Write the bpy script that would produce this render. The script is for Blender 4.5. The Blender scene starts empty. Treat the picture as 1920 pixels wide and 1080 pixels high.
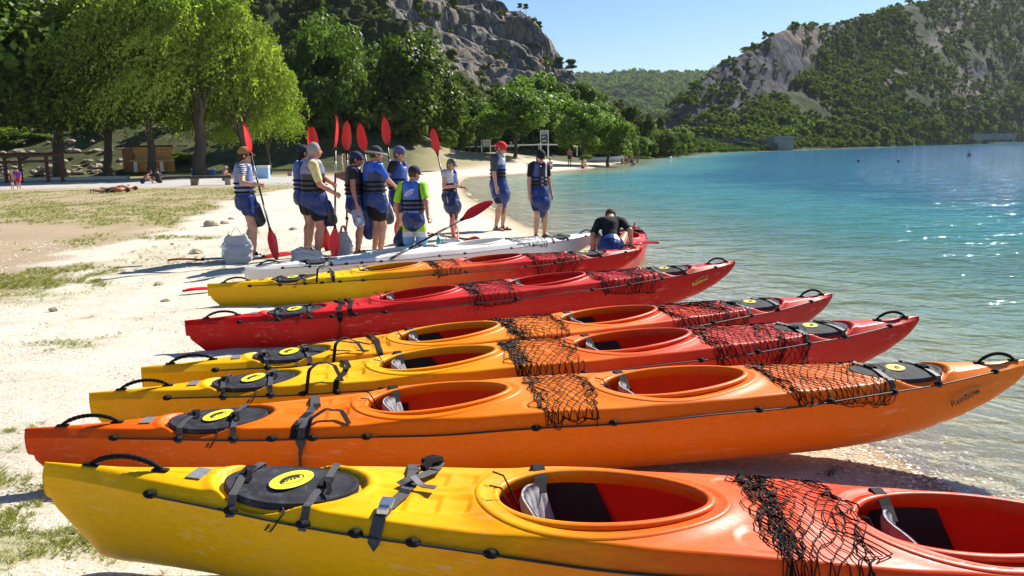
import bpy, math, random
import numpy as np
from mathutils import Vector, Matrix

# ------------------------------------------------------------------ camera, sky, sun, exposure
SC = bpy.context.scene
C = SC.collection
random.seed(4); RNG = np.random.default_rng(11)
CF, CTH, CRO, CH = 1524.2, 0.16884, 0.017928, 1.6451        # focal px (1920 wide), tilt down, roll, eye height
cam_d = bpy.data.cameras.new('camera'); cam = bpy.data.objects.new('camera', cam_d); C.objects.link(cam)
cam_d.sensor_width = 36.0; cam_d.lens = CF / 1920 * 36; cam_d.clip_end = 6000; cam_d.clip_start = 0.05
F_ = Vector((0, math.cos(CTH), -math.sin(CTH))); U_ = Vector((0, math.sin(CTH), math.cos(CTH))); R_ = Vector((1, 0, 0))
Rr = R_ * math.cos(CRO) - U_ * math.sin(CRO); Ur = R_ * math.sin(CRO) + U_ * math.cos(CRO)
M = Matrix(((Rr.x, Ur.x, -F_.x, 0), (Rr.y, Ur.y, -F_.y, 0), (Rr.z, Ur.z, -F_.z, CH), (0, 0, 0, 1)))
cam.matrix_world = M
SC.camera = cam
SUN_EL, SUN_AZ = math.radians(41), math.radians(44)            # azimuth measured from +Y (ahead) towards +X (right)
w = bpy.data.worlds.new('World'); SC.world = w; w.use_nodes = True
wn = w.node_tree.nodes; wl = w.node_tree.links
sky = wn.new('ShaderNodeTexSky'); sky.sky_type = 'NISHITA'; sky.sun_disc = False
sky.sun_elevation = SUN_EL; sky.sun_rotation = SUN_AZ; sky.air_density = 1.0; sky.dust_density = 0.35; sky.ozone_density = 3.5; sky.altitude = 50
bg = wn['Background']; bg.inputs['Strength'].default_value = 0.064
hs_ = wn.new('ShaderNodeHueSaturation'); hs_.inputs['Saturation'].default_value = 1.22; wl.new(sky.outputs[0], hs_.inputs['Color']); wl.new(hs_.outputs[0], bg.inputs[0])
sd = bpy.data.lights.new('sun', 'SUN'); sd.energy = 5.0; sd.angle = math.radians(0.5); sd.color = (1.0, 0.94, 0.84)
sun = bpy.data.objects.new('sun', sd); C.objects.link(sun)
SV = Vector((math.sin(SUN_AZ) * math.cos(SUN_EL), math.cos(SUN_AZ) * math.cos(SUN_EL), math.sin(SUN_EL)))
sun.rotation_euler = SV.to_track_quat('Z', 'Y').to_euler(); sun.location = (20, 20, 40)
SC.view_settings.view_transform = 'Standard'; SC.view_settings.look = 'None'
SC.view_settings.exposure = 0.98; SC.view_settings.gamma = 1.0; SC.view_settings.use_curve_mapping = False
SC.cycles.max_bounces = 8; SC.cycles.transparent_max_bounces = 12; SC.cycles.diffuse_bounces = 3
SC.cycles.glossy_bounces = 3; SC.cycles.transmission_bounces = 3; SC.cycles.volume_bounces = 0
SC.cycles.sample_clamp_indirect = 6

# ------------------------------------------------------------------ small helpers
def ray(px, py):
    a, b = px - 960, py - 540
    u = a * math.cos(CRO) - b * math.sin(CRO); v = a * math.sin(CRO) + b * math.cos(CRO)
    return np.array([u / CF, math.cos(CTH) - math.sin(CTH) * v / CF, -math.sin(CTH) - math.cos(CTH) * v / CF])
def onz(px, py, z=0.0):
    d = ray(px, py); t = (z - CH) / d[2]; return np.array([0, 0, CH]) + d * t
def atY(px, py, Y):
    d = ray(px, py); return np.array([0, 0, CH]) + d * (Y / d[1])

def mesh(name, v, f, smooth=False, mats=(), attrs=None, fattrs=None):
    me = bpy.data.meshes.new(name)
    v = np.asarray(v, np.float32).reshape(-1, 3)
    if isinstance(f, np.ndarray) and f.ndim == 2:
        n, k = f.shape
        me.vertices.add(len(v)); me.vertices.foreach_set('co', v.ravel())
        me.loops.add(n * k); me.loops.foreach_set('vertex_index', f.astype(np.int32).ravel())
        me.polygons.add(n); me.polygons.foreach_set('loop_start', np.arange(0, n * k, k, dtype=np.int32))
        me.polygons.foreach_set('loop_total', np.full(n, k, np.int32))
        me.update(calc_edges=True)
    else:
        me.from_pydata([tuple(map(float, a)) for a in v], [], [tuple(int(i) for i in q) for q in f])
    if smooth: me.polygons.foreach_set('use_smooth', np.ones(len(me.polygons), bool))
    for m in mats: me.materials.append(m)
    for k, a in (attrs or {}).items():
        a = np.asarray(a, np.float32)
        if a.ndim == 2:
            at = me.color_attributes.new(k, 'FLOAT_COLOR', 'POINT'); at.data.foreach_set('color', np.hstack([a, np.ones((len(a), 1), np.float32)]).ravel())
        else:
            at = me.attributes.new(k, 'FLOAT', 'POINT'); at.data.foreach_set('value', a)
    for k, a in (fattrs or {}).items():
        at = me.attributes.new(k, 'FLOAT', 'FACE'); at.data.foreach_set('value', np.asarray(a, np.float32))
    return me
def obj(name, me, parent=None, loc=None, rot=None, scale=None, **props):
    o = bpy.data.objects.new(name, me); C.objects.link(o)
    if parent is not None: o.parent = parent
    if loc is not None: o.location = loc
    if rot is not None: o.rotation_euler = rot
    if scale is not None: o.scale = scale if hasattr(scale, '__len__') else (scale,) * 3
    for k, a in props.items(): o[k] = a
    return o
def thing(name, label, cat, loc=(0, 0, 0), rot=(0, 0, 0), group=None, me=None, scale=None):
    o = obj(name, me, None, loc, rot, scale, label=label, category=cat)
    if group: o['group'] = group
    return o
def copy_tree(o, parent=None):
    c = o.copy(); C.objects.link(c)
    if parent is not None: c.parent = parent
    for ch in list(o.children): copy_tree(ch, c)
    return c

class MB:
    """collects simple solids into one mesh"""
    def __init__(s): s.v = []; s.f = []; s.n = 0
    def add(s, v, f):
        v = np.asarray(v, float).reshape(-1, 3); s.v.append(v)
        s.f += [tuple(int(i) + s.n for i in q) for q in f]; s.n += len(v); return s
    def box(s, c, d, rz=0, bev=0):
        x, y, z = [a / 2 for a in d]
        v = np.array([[i, j, k] for i in (-x, x) for j in (-y, y) for k in (-z, z)], float)
        if rz:
            ca, sa = math.cos(rz), math.sin(rz); v = np.stack([v[:, 0] * ca - v[:, 1] * sa, v[:, 0] * sa + v[:, 1] * ca, v[:, 2]], 1)
        return s.add(v + np.array(c), [(0, 1, 3, 2), (4, 6, 7, 5), (0, 4, 5, 1), (2, 3, 7, 6), (0, 2, 6, 4), (1, 5, 7, 3)])
    def tube(s, pts, r, n=6, cap=True, flat=None):
        v, f = tube_geo(pts, r, n, cap, flat); return s.add(v, f)
    def build(s, name, m, smooth=False): return mesh(name, np.vstack(s.v), s.f, smooth, [m])

def tube_geo(pts, r, n=6, cap=True, flat=None):
    P = np.asarray(pts, float); k = len(P); r = np.broadcast_to(np.asarray(r, float), (k,))
    T = np.gradient(P, axis=0); T /= np.linalg.norm(T, axis=1)[:, None] + 1e-9
    up = np.array([0, 0, 1.0]) if abs(T[:, 2]).mean() < .8 else np.array([1.0, 0, 0])
    A = np.cross(T, up); A /= np.linalg.norm(A, axis=1)[:, None] + 1e-9; Bn = np.cross(A, T)
    a = np.arange(n) * 2 * np.pi / n
    fl = 1.0 if flat is None else flat
    v = (P[:, None] + r[:, None, None] * (np.cos(a)[None, :, None] * A[:, None] + fl * np.sin(a)[None, :, None] * Bn[:, None])).reshape(-1, 3)
    f = [(i * n + j, i * n + (j + 1) % n, (i + 1) * n + (j + 1) % n, (i + 1) * n + j) for i in range(k - 1) for j in range(n)]
    if cap: f += [tuple(range(n))[::-1], tuple(range((k - 1) * n, k * n))]
    return v, f
def strip_geo(P, W, th=.002):
    """a flat band: centre points P, sideways half-width vectors W, thickness along the normal"""
    P = np.asarray(P, float); W = np.asarray(W, float); k = len(P)
    T = np.gradient(P, axis=0); N = np.cross(T, W); N /= np.linalg.norm(N, axis=1)[:, None] + 1e-9
    N *= np.sign(N[:, 2:3] + 1e-6)
    v = np.stack([P - W, P + W, P + W + N * th, P - W + N * th], 1).reshape(-1, 3)
    f = [(i * 4 + j, i * 4 + (j + 1) % 4, i * 4 + 4 + (j + 1) % 4, i * 4 + 4 + j) for i in range(k - 1) for j in range(4)]
    return v, f + [(0, 1, 2, 3), (k * 4 - 1, k * 4 - 2, k * 4 - 3, k * 4 - 4)]
def grid_faces(nx, ny):
    i, j = np.meshgrid(np.arange(nx - 1), np.arange(ny - 1), indexing='ij')
    a = (i * ny + j).ravel(); return np.stack([a, a + ny, a + ny + 1, a + 1], 1)

def vnoise(p, seed=0):
    """value noise on an (n,3) array, 0..1"""
    p = np.asarray(p, float); i = np.floor(p).astype(np.int64); f = p - i; f = f * f * (3 - 2 * f)
    def h(a):
        n = (a[..., 0] * 374761393 + a[..., 1] * 668265263 + a[..., 2] * 2147483647 + seed * 1274126177) & 0xffffffff
        n = ((n ^ (n >> 13)) * 1274126177) & 0xffffffff; n = n ^ (n >> 16); return (n & 0xffff) / 65535.0
    out = 0
    for dx in (0, 1):
        for dy in (0, 1):
            for dz in (0, 1):
                wgt = np.abs(1 - dx - f[:, 0]) * np.abs(1 - dy - f[:, 1]) * np.abs(1 - dz - f[:, 2])
                out = out + wgt * h(i + np.array([dx, dy, dz]))
    return out
def fbm(p, oct=4, seed=0, ridge=False):
    p = np.asarray(p, float); s = 0; a = .5; t = 0
    for k in range(oct):
        n = vnoise(p * 2 ** k, seed + k)
        if ridge: n = 1 - np.abs(2 * n - 1)
        s = s + a * n; t += a; a *= .5
    return s / t
def sstep(x, a, b):
    t = np.clip((x - a) / (b - a), 0, 1); return t * t * (3 - 2 * t)

# ------------------------------------------------------------------ materials
class NT:
    def __init__(s, name):
        s.m = bpy.data.materials.new(name); s.m.use_nodes = True; s.t = s.m.node_tree
        s.t.nodes.clear(); s.out = s.n('ShaderNodeOutputMaterial')
    def n(s, t, **k):
        nd = s.t.nodes.new(t)
        for a, b in k.items():
            if a.startswith('i_'):
                key = a[2:].replace('_', ' '); nd.inputs[key].default_value = b
            else: setattr(nd, a, b)
        return nd
    def l(s, a, b): s.t.links.new(a, b)
    def P(s, **k):
        p = s.n('ShaderNodeBsdfPrincipled'); s.l(p.outputs[0], s.out.inputs[0])
        for a, b in k.items(): p.inputs[a.replace('_', ' ')].default_value = b
        return p
    def noise(s, scale, detail=4, rough=.55, coord='Object', vec=None, dist=0):
        nz = s.n('ShaderNodeTexNoise'); nz.inputs['Scale'].default_value = scale; nz.inputs['Detail'].default_value = detail
        nz.inputs['Roughness'].default_value = rough; nz.inputs['Distortion'].default_value = dist
        if vec is None: vec = s.coord(coord)
        s.l(vec, nz.inputs['Vector']); return nz.outputs['Fac']
    def coord(s, k='Object'):
        if not hasattr(s, 'tc'): s.tc = s.n('ShaderNodeTexCoord')
        return s.tc.outputs[k]
    def ramp(s, fac, stops, interp='LINEAR'):
        r = s.n('ShaderNodeValToRGB'); r.color_ramp.interpolation = interp; e = r.color_ramp.elements
        while len(e) < len(stops): e.new(.5)
        for el, (p, c) in zip(e, stops):
            el.position = p; el.color = (*c, 1) if hasattr(c, '__len__') else (c, c, c, 1)
        s.l(fac, r.inputs[0]); return r.outputs[0]
    def mix(s, fac, a, b, mode='MIX'):
        m = s.n('ShaderNodeMix', data_type='RGBA', blend_type=mode)
        for sock, v in ((m.inputs[0], fac), (m.inputs[6], a), (m.inputs[7], b)):
            if hasattr(v, 'links') or hasattr(v, 'is_linked'): s.l(v, sock)
            elif hasattr(v, '__len__'): sock.default_value = (*v, 1)
            else: sock.default_value = v
        return m.outputs[2]
    def math(s, op, a, b=0.0, c=None):
        m = s.n('ShaderNodeMath', operation=op)
        for i, v in enumerate((a, b) if c is None else (a, b, c)):
            if hasattr(v, 'is_linked'): s.l(v, m.inputs[i])
            else: m.inputs[i].default_value = v
        return m.outputs[0]
    def bump(s, h, strength, dist=.01, p=None):
        b = s.n('ShaderNodeBump'); b.inputs['Strength'].default_value = strength; b.inputs['Distance'].default_value = dist
        s.l(h, b.inputs['Height'])
        if p is not None: s.l(b.outputs[0], p.inputs['Normal'])
        return b.outputs[0]
    def attr(s, name, k='Fac'): return s.n('ShaderNodeAttribute', attribute_name=name).outputs[k]

def m_plain(name, col, rough=.6, var=.15, scale=8, bump=0.0, metal=0.0, spec=None, bscale=None, bd=.004):
    t = NT(name); p = t.P(Roughness=rough, Metallic=metal)
    if spec is not None: p.inputs['Specular IOR Level'].default_value = spec
    n = t.noise(scale, 5)
    t.l(t.ramp(n, [(.25, tuple(c * (1 - var) for c in col)), (.75, tuple(min(1, c * (1 + var)) for c in col))]), p.inputs['Base Color'])
    if bump: t.bump(t.noise(bscale or scale * 4, 6), bump, bd, p)
    return t.m
def m_attr(name, rough=.8, bump=.3, bscale=60, sheen=0, spec=.3):
    t = NT(name); p = t.P(Roughness=rough); p.inputs['Specular IOR Level'].default_value = spec
    c = t.attr('col', 'Color'); n = t.noise(14, 5)
    t.l(t.mix(1.0, c, t.ramp(n, [(.3, .8), (.7, 1.1)]), 'MULTIPLY'), p.inputs['Base Color'])
    t.bump(t.noise(bscale, 3), bump, .004, p); return t.m

def paint(name, stops, rough=.36):
    """moulded plastic whose colour runs along the boat (object X, 0..5.3 m), blotchy where colours meet"""
    t = NT(name); p = t.P(Roughness=rough); p.inputs['Specular IOR Level'].default_value = .16
    sp = t.n('ShaderNodeSeparateXYZ'); t.l(t.coord(), sp.inputs[0])
    mp = t.n('ShaderNodeMapping'); mp.inputs['Scale'].default_value = (1, 2.2, 3); t.l(t.coord(), mp.inputs[0])
    n = t.noise(2.6, 6, .6, vec=mp.outputs[0], dist=.6); x = t.math('MULTIPLY_ADD', n, .9, -.45)
    x = t.math('ADD', sp.outputs[0], x); x = t.math('DIVIDE', x, 5.3)
    base = t.ramp(x, stops)
    sc = t.noise(28, 8, .7, vec=mp.outputs[0])
    dirt = t.ramp(sc, [(.35, .86), (.6, 1.0)])
    # pale scuffs and fine dust settled on the plastic
    n2 = t.noise(3.3, 5, .65)
    dust = t.ramp(n2, [(.5, 0.0), (.75, .05)])
    colr = t.mix(dust, t.mix(1.0, base, dirt, 'MULTIPLY'), (.62, .50, .38))
    ms = t.n('ShaderNodeMapping'); ms.inputs['Scale'].default_value = (2.2, 38, 30); ms.inputs['Rotation'].default_value = (0, 0, .12); t.l(t.coord(), ms.inputs[0])
    ms2 = t.n('ShaderNodeMapping'); ms2.inputs['Scale'].default_value = (9, 70, 60); ms2.inputs['Rotation'].default_value = (0, .3, -.5); t.l(t.coord(), ms2.inputs[0])
    scr = t.math('MAXIMUM', t.ramp(t.noise(1.0, 2, .5, vec=ms.outputs[0]), [(.63, 0), (.69, 1)]), t.ramp(t.noise(1.0, 2, .5, vec=ms2.outputs[0]), [(.64, 0), (.70, 1)]))
    scr = t.math('MULTIPLY', scr, t.ramp(t.noise(2.0, 3), [(.45, 0), (.65, .22)]))
    colr = t.mix(scr, colr, (.72, .56, .40))
    mud = t.math('MULTIPLY', t.ramp(sp.outputs[2], [(0.0, 1), (.10, 0)]), t.ramp(t.noise(11, 6, .75), [(.42, 0), (.60, .55)])); colr = t.mix(mud, colr, (.34, .27, .18))
    t.l(colr, p.inputs['Base Color'])
    t.l(t.ramp(sc, [(.3, rough + .14), (.7, rough - .04)]), p.inputs['Roughness'])
    mp2 = t.n('ShaderNodeMapping'); mp2.inputs['Scale'].default_value = (3, 60, 60); t.l(t.coord(), mp2.inputs[0])
    h = t.math('ADD', t.math('MULTIPLY', t.noise(1.0, 4, .7, vec=mp2.outputs[0]), .25), t.noise(7, 3))
    t.bump(h, .12, .006, p); return t.m
YEL, ORG, SAL, RED, DOR = (.86, .43, .0), (.84, .145, .0), (.74, .055, .005), (.52, .004, .003), (.74, .06, .0)
M_K = {
 1: paint('yellow_red_plastic', [(0, YEL), (.24, YEL), (.31, (.84, .30, .0)), (.40, (.80, .12, .004)), (.52, SAL), (.75, (.64, .035, .008)), (1, RED)]),
 2: paint('orange_plastic', [(0, DOR), (.16, ORG), (.45, (.86, .19, .0)), (.7, ORG), (1, (.86, .22, .01))]),
 3: paint('yellow_orange_red_plastic', [(0, YEL), (.26, YEL), (.36, (.86, .34, .0)), (.52, ORG), (.62, SAL), (.74, (.66, .05, .03)), (1, RED)]),
 4: paint('gold_orange_red_plastic', [(0, YEL), (.17, YEL), (.24, (.86, .32, .0)), (.58, ORG), (.68, SAL), (.8, (.66, .04, .03)), (1, RED)]),
 5: paint('red_plastic', [(0, RED), (.5, (.58, .02, .014)), (1, RED)]),
 6: paint('lemon_red_plastic', [(0, YEL), (.28, (.84, .50, 0)), (.38, (.86, .30, .0)), (.52, (.78, .10, .02)), (.65, RED), (1, RED)]),
 7: paint('white_plastic', [(0, (.80, .79, .75)), (1, (.80, .79, .76))]),
}
M_LIN = m_plain('cockpit_red_plastic', (.74, .02, .006), .42, .12, 6)
M_LIN2 = m_plain('cockpit_orange_plastic', (.80, .07, .008), .42, .12, 6)
M_LINW = m_plain('cockpit_white_plastic', (.68, .67, .63), .42, .1, 6)
M_BLK = m_plain('black_webbing', (.007, .006, .007), .8, .3, 40, .3, spec=.2)
M_STRAP = m_plain('grey_webbing', (.055, .052, .055), .6, .3, 60, .4, bscale=300)
M_CORD = m_plain('black_cord', (.010, .008, .008), .55, .3, 60)
M_NET = m_plain('net_cord', (.006, .004, .004), .8, .4, 30, spec=.2)
M_SEAT = m_plain('black_foam', (.012, .012, .013), .8, .3, 20)
M_GREYPAD = m_plain('grey_backrest_fabric', (.26, .26, .28), .9, .2, 30, .4)
M_PLATE = m_plain('grey_sticker', (.30, .30, .31), .35, .2, 30, metal=.4)
M_STEEL = m_plain('steel', (.55, .55, .56), .3, .1, 20, metal=1)
M_YEL = m_plain('badge_yellow', (.80, .66, .03), .45, .1, 20)
M_INK = m_plain('black_print', (.015, .014, .012), .6, .2, 20)
def hatch_mat():
    t = NT('black_rubber'); p = t.P(Roughness=.8); p.inputs['Specular IOR Level'].default_value = .2
    n = t.noise(9, 8, .72, dist=1.2)
    t.l(t.ramp(n, [(.35, (.012, .012, .016)), (.55, (.03, .03, .038)), (.72, (.11, .11, .125))]), p.inputs['Base Color'])
    t.bump(t.noise(70, 4), .15, .003, p); return t.m
M_HATCH = hatch_mat()
M_WOOD = m_plain('wood_boards', (.62, .29, .08), .7, .3, 5, .3)
M_RUST = m_plain('rust_brown_steel', (.12, .035, .02), .7, .3, 9)
M_WHITE = m_plain('white_paint', (.75, .75, .73), .5, .06, 6)
M_SKIN = m_attr('skin', .55, .05, 40, spec=.35)
M_CLOTH = m_attr('cloth', .85, .25, 90)
M_NYLON = m_attr('nylon', .42, .5, 22, spec=.5)
M_PRED = m_plain('red_blade', (.70, .012, .012), .3, .08, 6)
M_SHAFT = m_plain('black_shaft', (.012, .011, .012), .35, .2, 10)
M_GRIP = m_plain('grey_shaft_grip', (.35, .34, .35), .4, .2, 10)

def bag_mat():
    t = NT('crinkled_plastic_bag'); p = t.P(Roughness=.32); p.inputs['Base Color'].default_value = (.60, .62, .66, 1)
    p.inputs['Subsurface Weight'].default_value = 0
    t.bump(t.noise(16, 6, .65, dist=1.5), .9, .02, p)
    tr = t.n('ShaderNodeBsdfTranslucent'); tr.inputs[0].default_value = (.42, .45, .52, 1)
    mx = t.n('ShaderNodeMixShader'); mx.inputs[0].default_value = .35; t.l(p.outputs[0], mx.inputs[1]); t.l(tr.outputs[0], mx.inputs[2])
    t.l(mx.outputs[0], t.out.inputs[0]); return t.m
M_BAG = bag_mat()

def leaf_mat(name, c0, c1, tr=.45, rough=.5, spec=.25):
    """leaf colour differs leaf by leaf (face attribute) and clump by clump"""
    t = NT(name); p = t.P(Roughness=rough); p.inputs['Specular IOR Level'].default_value = spec
    r = t.attr('rnd'); oi = t.n('ShaderNodeObjectInfo')
    f = t.math('ADD', t.math('MULTIPLY', r, .75), t.math('MULTIPLY', t.noise(.5, 2), .35))
    col = t.ramp(f, [(.1, c0), (.95, c1)])
    hs = t.n('ShaderNodeHueSaturation'); t.l(col, hs.inputs['Color'])
    t.l(t.math('MULTIPLY_ADD', oi.outputs['Random'], .02, .482), hs.inputs['Hue'])
    t.l(t.math('MULTIPLY_ADD', oi.outputs['Random'], .35, .82), hs.inputs['Value'])
    t.l(hs.outputs[0], p.inputs['Base Color'])
    tl = t.n('ShaderNodeBsdfTranslucent'); t.l(t.mix(1.0, hs.outputs[0], (1.2, 1.5, .5), 'MULTIPLY'), tl.inputs[0])
    mx = t.n('ShaderNodeMixShader'); mx.inputs[0].default_value = tr
    t.l(p.outputs[0], mx.inputs[1]); t.l(tl.outputs[0], mx.inputs[2]); t.l(mx.outputs[0], t.out.inputs[0]); return t.m
L_WIL = leaf_mat('willow_leaves', (.085, .135, .014), (.42, .50, .085), .48)
L_BRD = leaf_mat('broad_leaves', (.030, .065, .010), (.14, .21, .03), .42)
L_BRT = leaf_mat('bright_leaves', (.035, .075, .010), (.17, .24, .03), .42)
L_PIN = leaf_mat('pine_needles', (.022, .045, .008), (.15, .19, .03), .34, .8, .05)
L_SHR = leaf_mat('shrub_leaves', (.03, .045, .012), (.17, .19, .05), .3, .8, .05)
L_GRS = leaf_mat('grass_blades', (.12, .14, .03), (.36, .35, .11), .35, .8, .1)
M_BARK = m_plain('bark', (.085, .062, .045), .9, .4, 6, .8, bscale=18, bd=.04)

# ------------------------------------------------------------------ ground and water
ZW = -0.15
SHORE_PX = [(1900, 985), (1750, 900), (1600, 815), (1500, 750), (1400, 680), (1270, 590), (1180, 510), (1080, 460), (1000, 430), (930, 395), (880, 370), (862, 345), (880, 333), (1000, 325), (1060, 320), (1110, 316), (1172, 304), (1185, 299), (1230, 296), (1300, 290), (1310, 287), (1400, 284.5), (1500, 281), (1700, 274), (1920, 268)]
SH = [tuple(onz(x, y, ZW)[:2]) for x, y in SHORE_PX]
SH = [(8, -14), (4.2, -4), (2.9, 1.2)] + SH + [(650, 560), (900, 500), (900, 3000), (-3000, 3000), (-3000, -60), (20, -60)]
SH = np.array(SH)
def shore_dist(x, y):
    """signed distance to the shoreline, positive on land"""
    x = np.asarray(x, float).ravel(); y = np.asarray(y, float).ravel(); d = np.full(x.shape, 1e9); ins = np.zeros(x.shape, bool)
    n = len(SH)
    for i in range(n):
        a = SH[i]; b = SH[(i + 1) % n]; e = b - a
        if i < n - 6:
            t = np.clip(((x - a[0]) * e[0] + (y - a[1]) * e[1]) / (e @ e), 0, 1)
            d = np.minimum(d, np.hypot(x - a[0] - t * e[0], y - a[1] - t * e[1]))
        c = ((a[1] > y) != (b[1] > y)); xi = a[0] + (y - a[1]) / (e[1] if abs(e[1]) > 1e-9 else 1e-9) * e[0]
        ins ^= c & (x < xi)
    return np.where(ins, d, -d)
def ground_z(x, y):
    x = np.asarray(x, float).ravel(); y = np.asarray(y, float).ravel(); d = shore_dist(x, y)
    land = ZW + .16 * (1 - np.exp(-np.maximum(d, 0) / 1.1)) + .004 * np.minimum(np.maximum(d, 0), 20)
    land += .17 * np.exp(-(((x + 2.3) / 1.9) ** 2 + ((y - 2.3) / 1.1) ** 2))
    bank = 1.35 * sstep(y, 62, 84) * sstep(d, 2, 14)
    bankL = 3.6 * sstep(y - .25 * x * 0, 64, 80) * sstep(-x, 4, 14)
    p3 = np.stack([x * .25, y * .25, x * 0], 1)
    land = land + bank + bankL + 3 * sstep(y, 92, 120) * sstep(d, 4, 40) + (fbm(p3, 3, 3) - .5) * .12 * sstep(d, .5, 3)
    land = land + (fbm(p3 * .6, 3, 9) - .5) * 1.2 * sstep(y, 66, 90) * sstep(d, 2, 14)
    land = land + (fbm(np.stack([x * 1.3, y * .9, x * 0], 1), 3, 13) - .5) * .045 * np.exp(-np.abs(d) / 1.2)
    sea = ZW - .075 * np.maximum(-d, 0) ** 1.12
    sea = sea + (fbm(np.stack([x * 1.3, y * .9, x * 0], 1), 3, 13) - .5) * .045 * np.exp(-np.abs(d) / 1.2)
    sea = np.maximum(sea, -5)
    return np.where(d > 0, land, sea)
def gz(x, y): return float(ground_z([x], [y])[0])

def axis(lo, hi, fine, n, k):
    """coordinates dense around `fine` and sparse far away"""
    a = np.arcsinh((lo - fine) / k); b = np.arcsinh((hi - fine) / k); return fine + k * np.sinh(np.linspace(a, b, n))
gx = axis(-3000, 3000, .6, 520, 2.6); gy = axis(-60, 3000, 3.0, 560, 3.4)
GX, GY = np.meshgrid(gx, gy, indexing='ij'); gzv = ground_z(GX, GY); sdv = shore_dist(GX, GY)
def seg_mask(x, y, pts, r, soft):
    d = np.full(x.shape, 1e9)
    for (a, b) in zip(pts[:-1], pts[1:]):
        a = np.array(a); b = np.array(b); e = b - a; t = np.clip(((x - a[0]) * e[0] + (y - a[1]) * e[1]) / (e @ e + 1e-9), 0, 1)
        d = np.minimum(d, np.hypot(x - a[0] - t * e[0], y - a[1] - t * e[1]))
    return 1 - sstep(d, r, r + soft)
def W2(*p): return [tuple(onz(a, b, 0)[:2]) for a, b in p]
# the sand / grass limit and the grass patches, as places on the ground
EDGE = W2((-60, 640), (0, 575), (90, 530), (150, 480), (230, 448), (320, 430), (400, 400), (470, 375), (560, 352), (640, 338))
GRASSP = [(W2((60, 520), (140, 515)), .25, .7), (W2((30, 560), (0, 540)), .4, .8), (W2((290, 448), (375, 450)), .15, .5), (W2((170, 605), (230, 610), (300, 596)), .05, .16), (W2((60, 655), (120, 650), (180, 662)), .02, .12),
          (W2((90, 668), (200, 640)), .0, .1), (W2((60, 725), (90, 722)), .0, .1), (W2((10, 825), (60, 815)), .02, .1), (W2((-80, 930), (20, 960), (90, 960)), .10, .22), (W2((20, 1010), (130, 1060)), .12, .28),
          (W2((200, 1060), (330, 1100)), .05, .25), (W2((-200, 1000), (-60, 1100)), .3, .4), (W2((330, 1040), (430, 1060)), .03, .12), (W2((0, 880), (60, 850)), .0, .12), (W2((160, 545), (200, 520)), .1, .3), (W2((480, 352), (560, 345)), .5, 2.)]
def left_of_edge(x, y):
    ex = np.array([p[0] for p in EDGE]); ey = np.array([p[1] for p in EDGE]); return np.interp(y, ey, ex) - x
def zones(x, y):
    x = np.asarray(x, float).ravel(); y = np.asarray(y, float).ravel()
    n1 = fbm(np.stack([x * .5, y * .25, x * 0], 1), 4, 21); n2 = fbm(np.stack([x * 2.2, y * 1.4, x * 0], 1), 4, 31)
    n3 = fbm(np.stack([x * 7, y * 7, x * 0], 1), 4, 41)
    le = left_of_edge(x, y); soil = sstep(le + (n1 - .5) * 2.2 + (n2 - .5) * .8, -.1, .35) * (y > 6) * (y < 62)
    far = sstep(y, 15.5, 20.5) * (1 - sstep(y, 38, 42))
    gr = soil * sstep(n2 * .5 + n3 * .3 + n1 * .4 + far * .27, .70, .90)
    for pts, r, s in GRASSP: gr = np.maximum(gr, seg_mask(x, y, pts, r, s) * sstep(n3 * .6 + n2 * .5, .42, .62))
    gr = np.maximum(gr, sstep(y, 58, 66) * sstep(sdv_l(x, y), 6, 11) * (.45 + .5 * sstep(n1 + n2 * .3, .45, .75))); soil = np.maximum(soil, sstep(y, 58, 66) * sstep(sdv_l(x, y), 5, 10) * .8)
    nr = sstep(y, 7, 12) * (1 - sstep(y, 30, 60)) * sstep(n1 * .5 + n2 * .5, .54, .62) * sstep(sdv_l(x, y), 3, 6) * .35
    return soil, np.maximum(gr, nr)
def sdv_l(x, y): return shore_dist(x, y)
soil, gras = zones(GX, GY)
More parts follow.
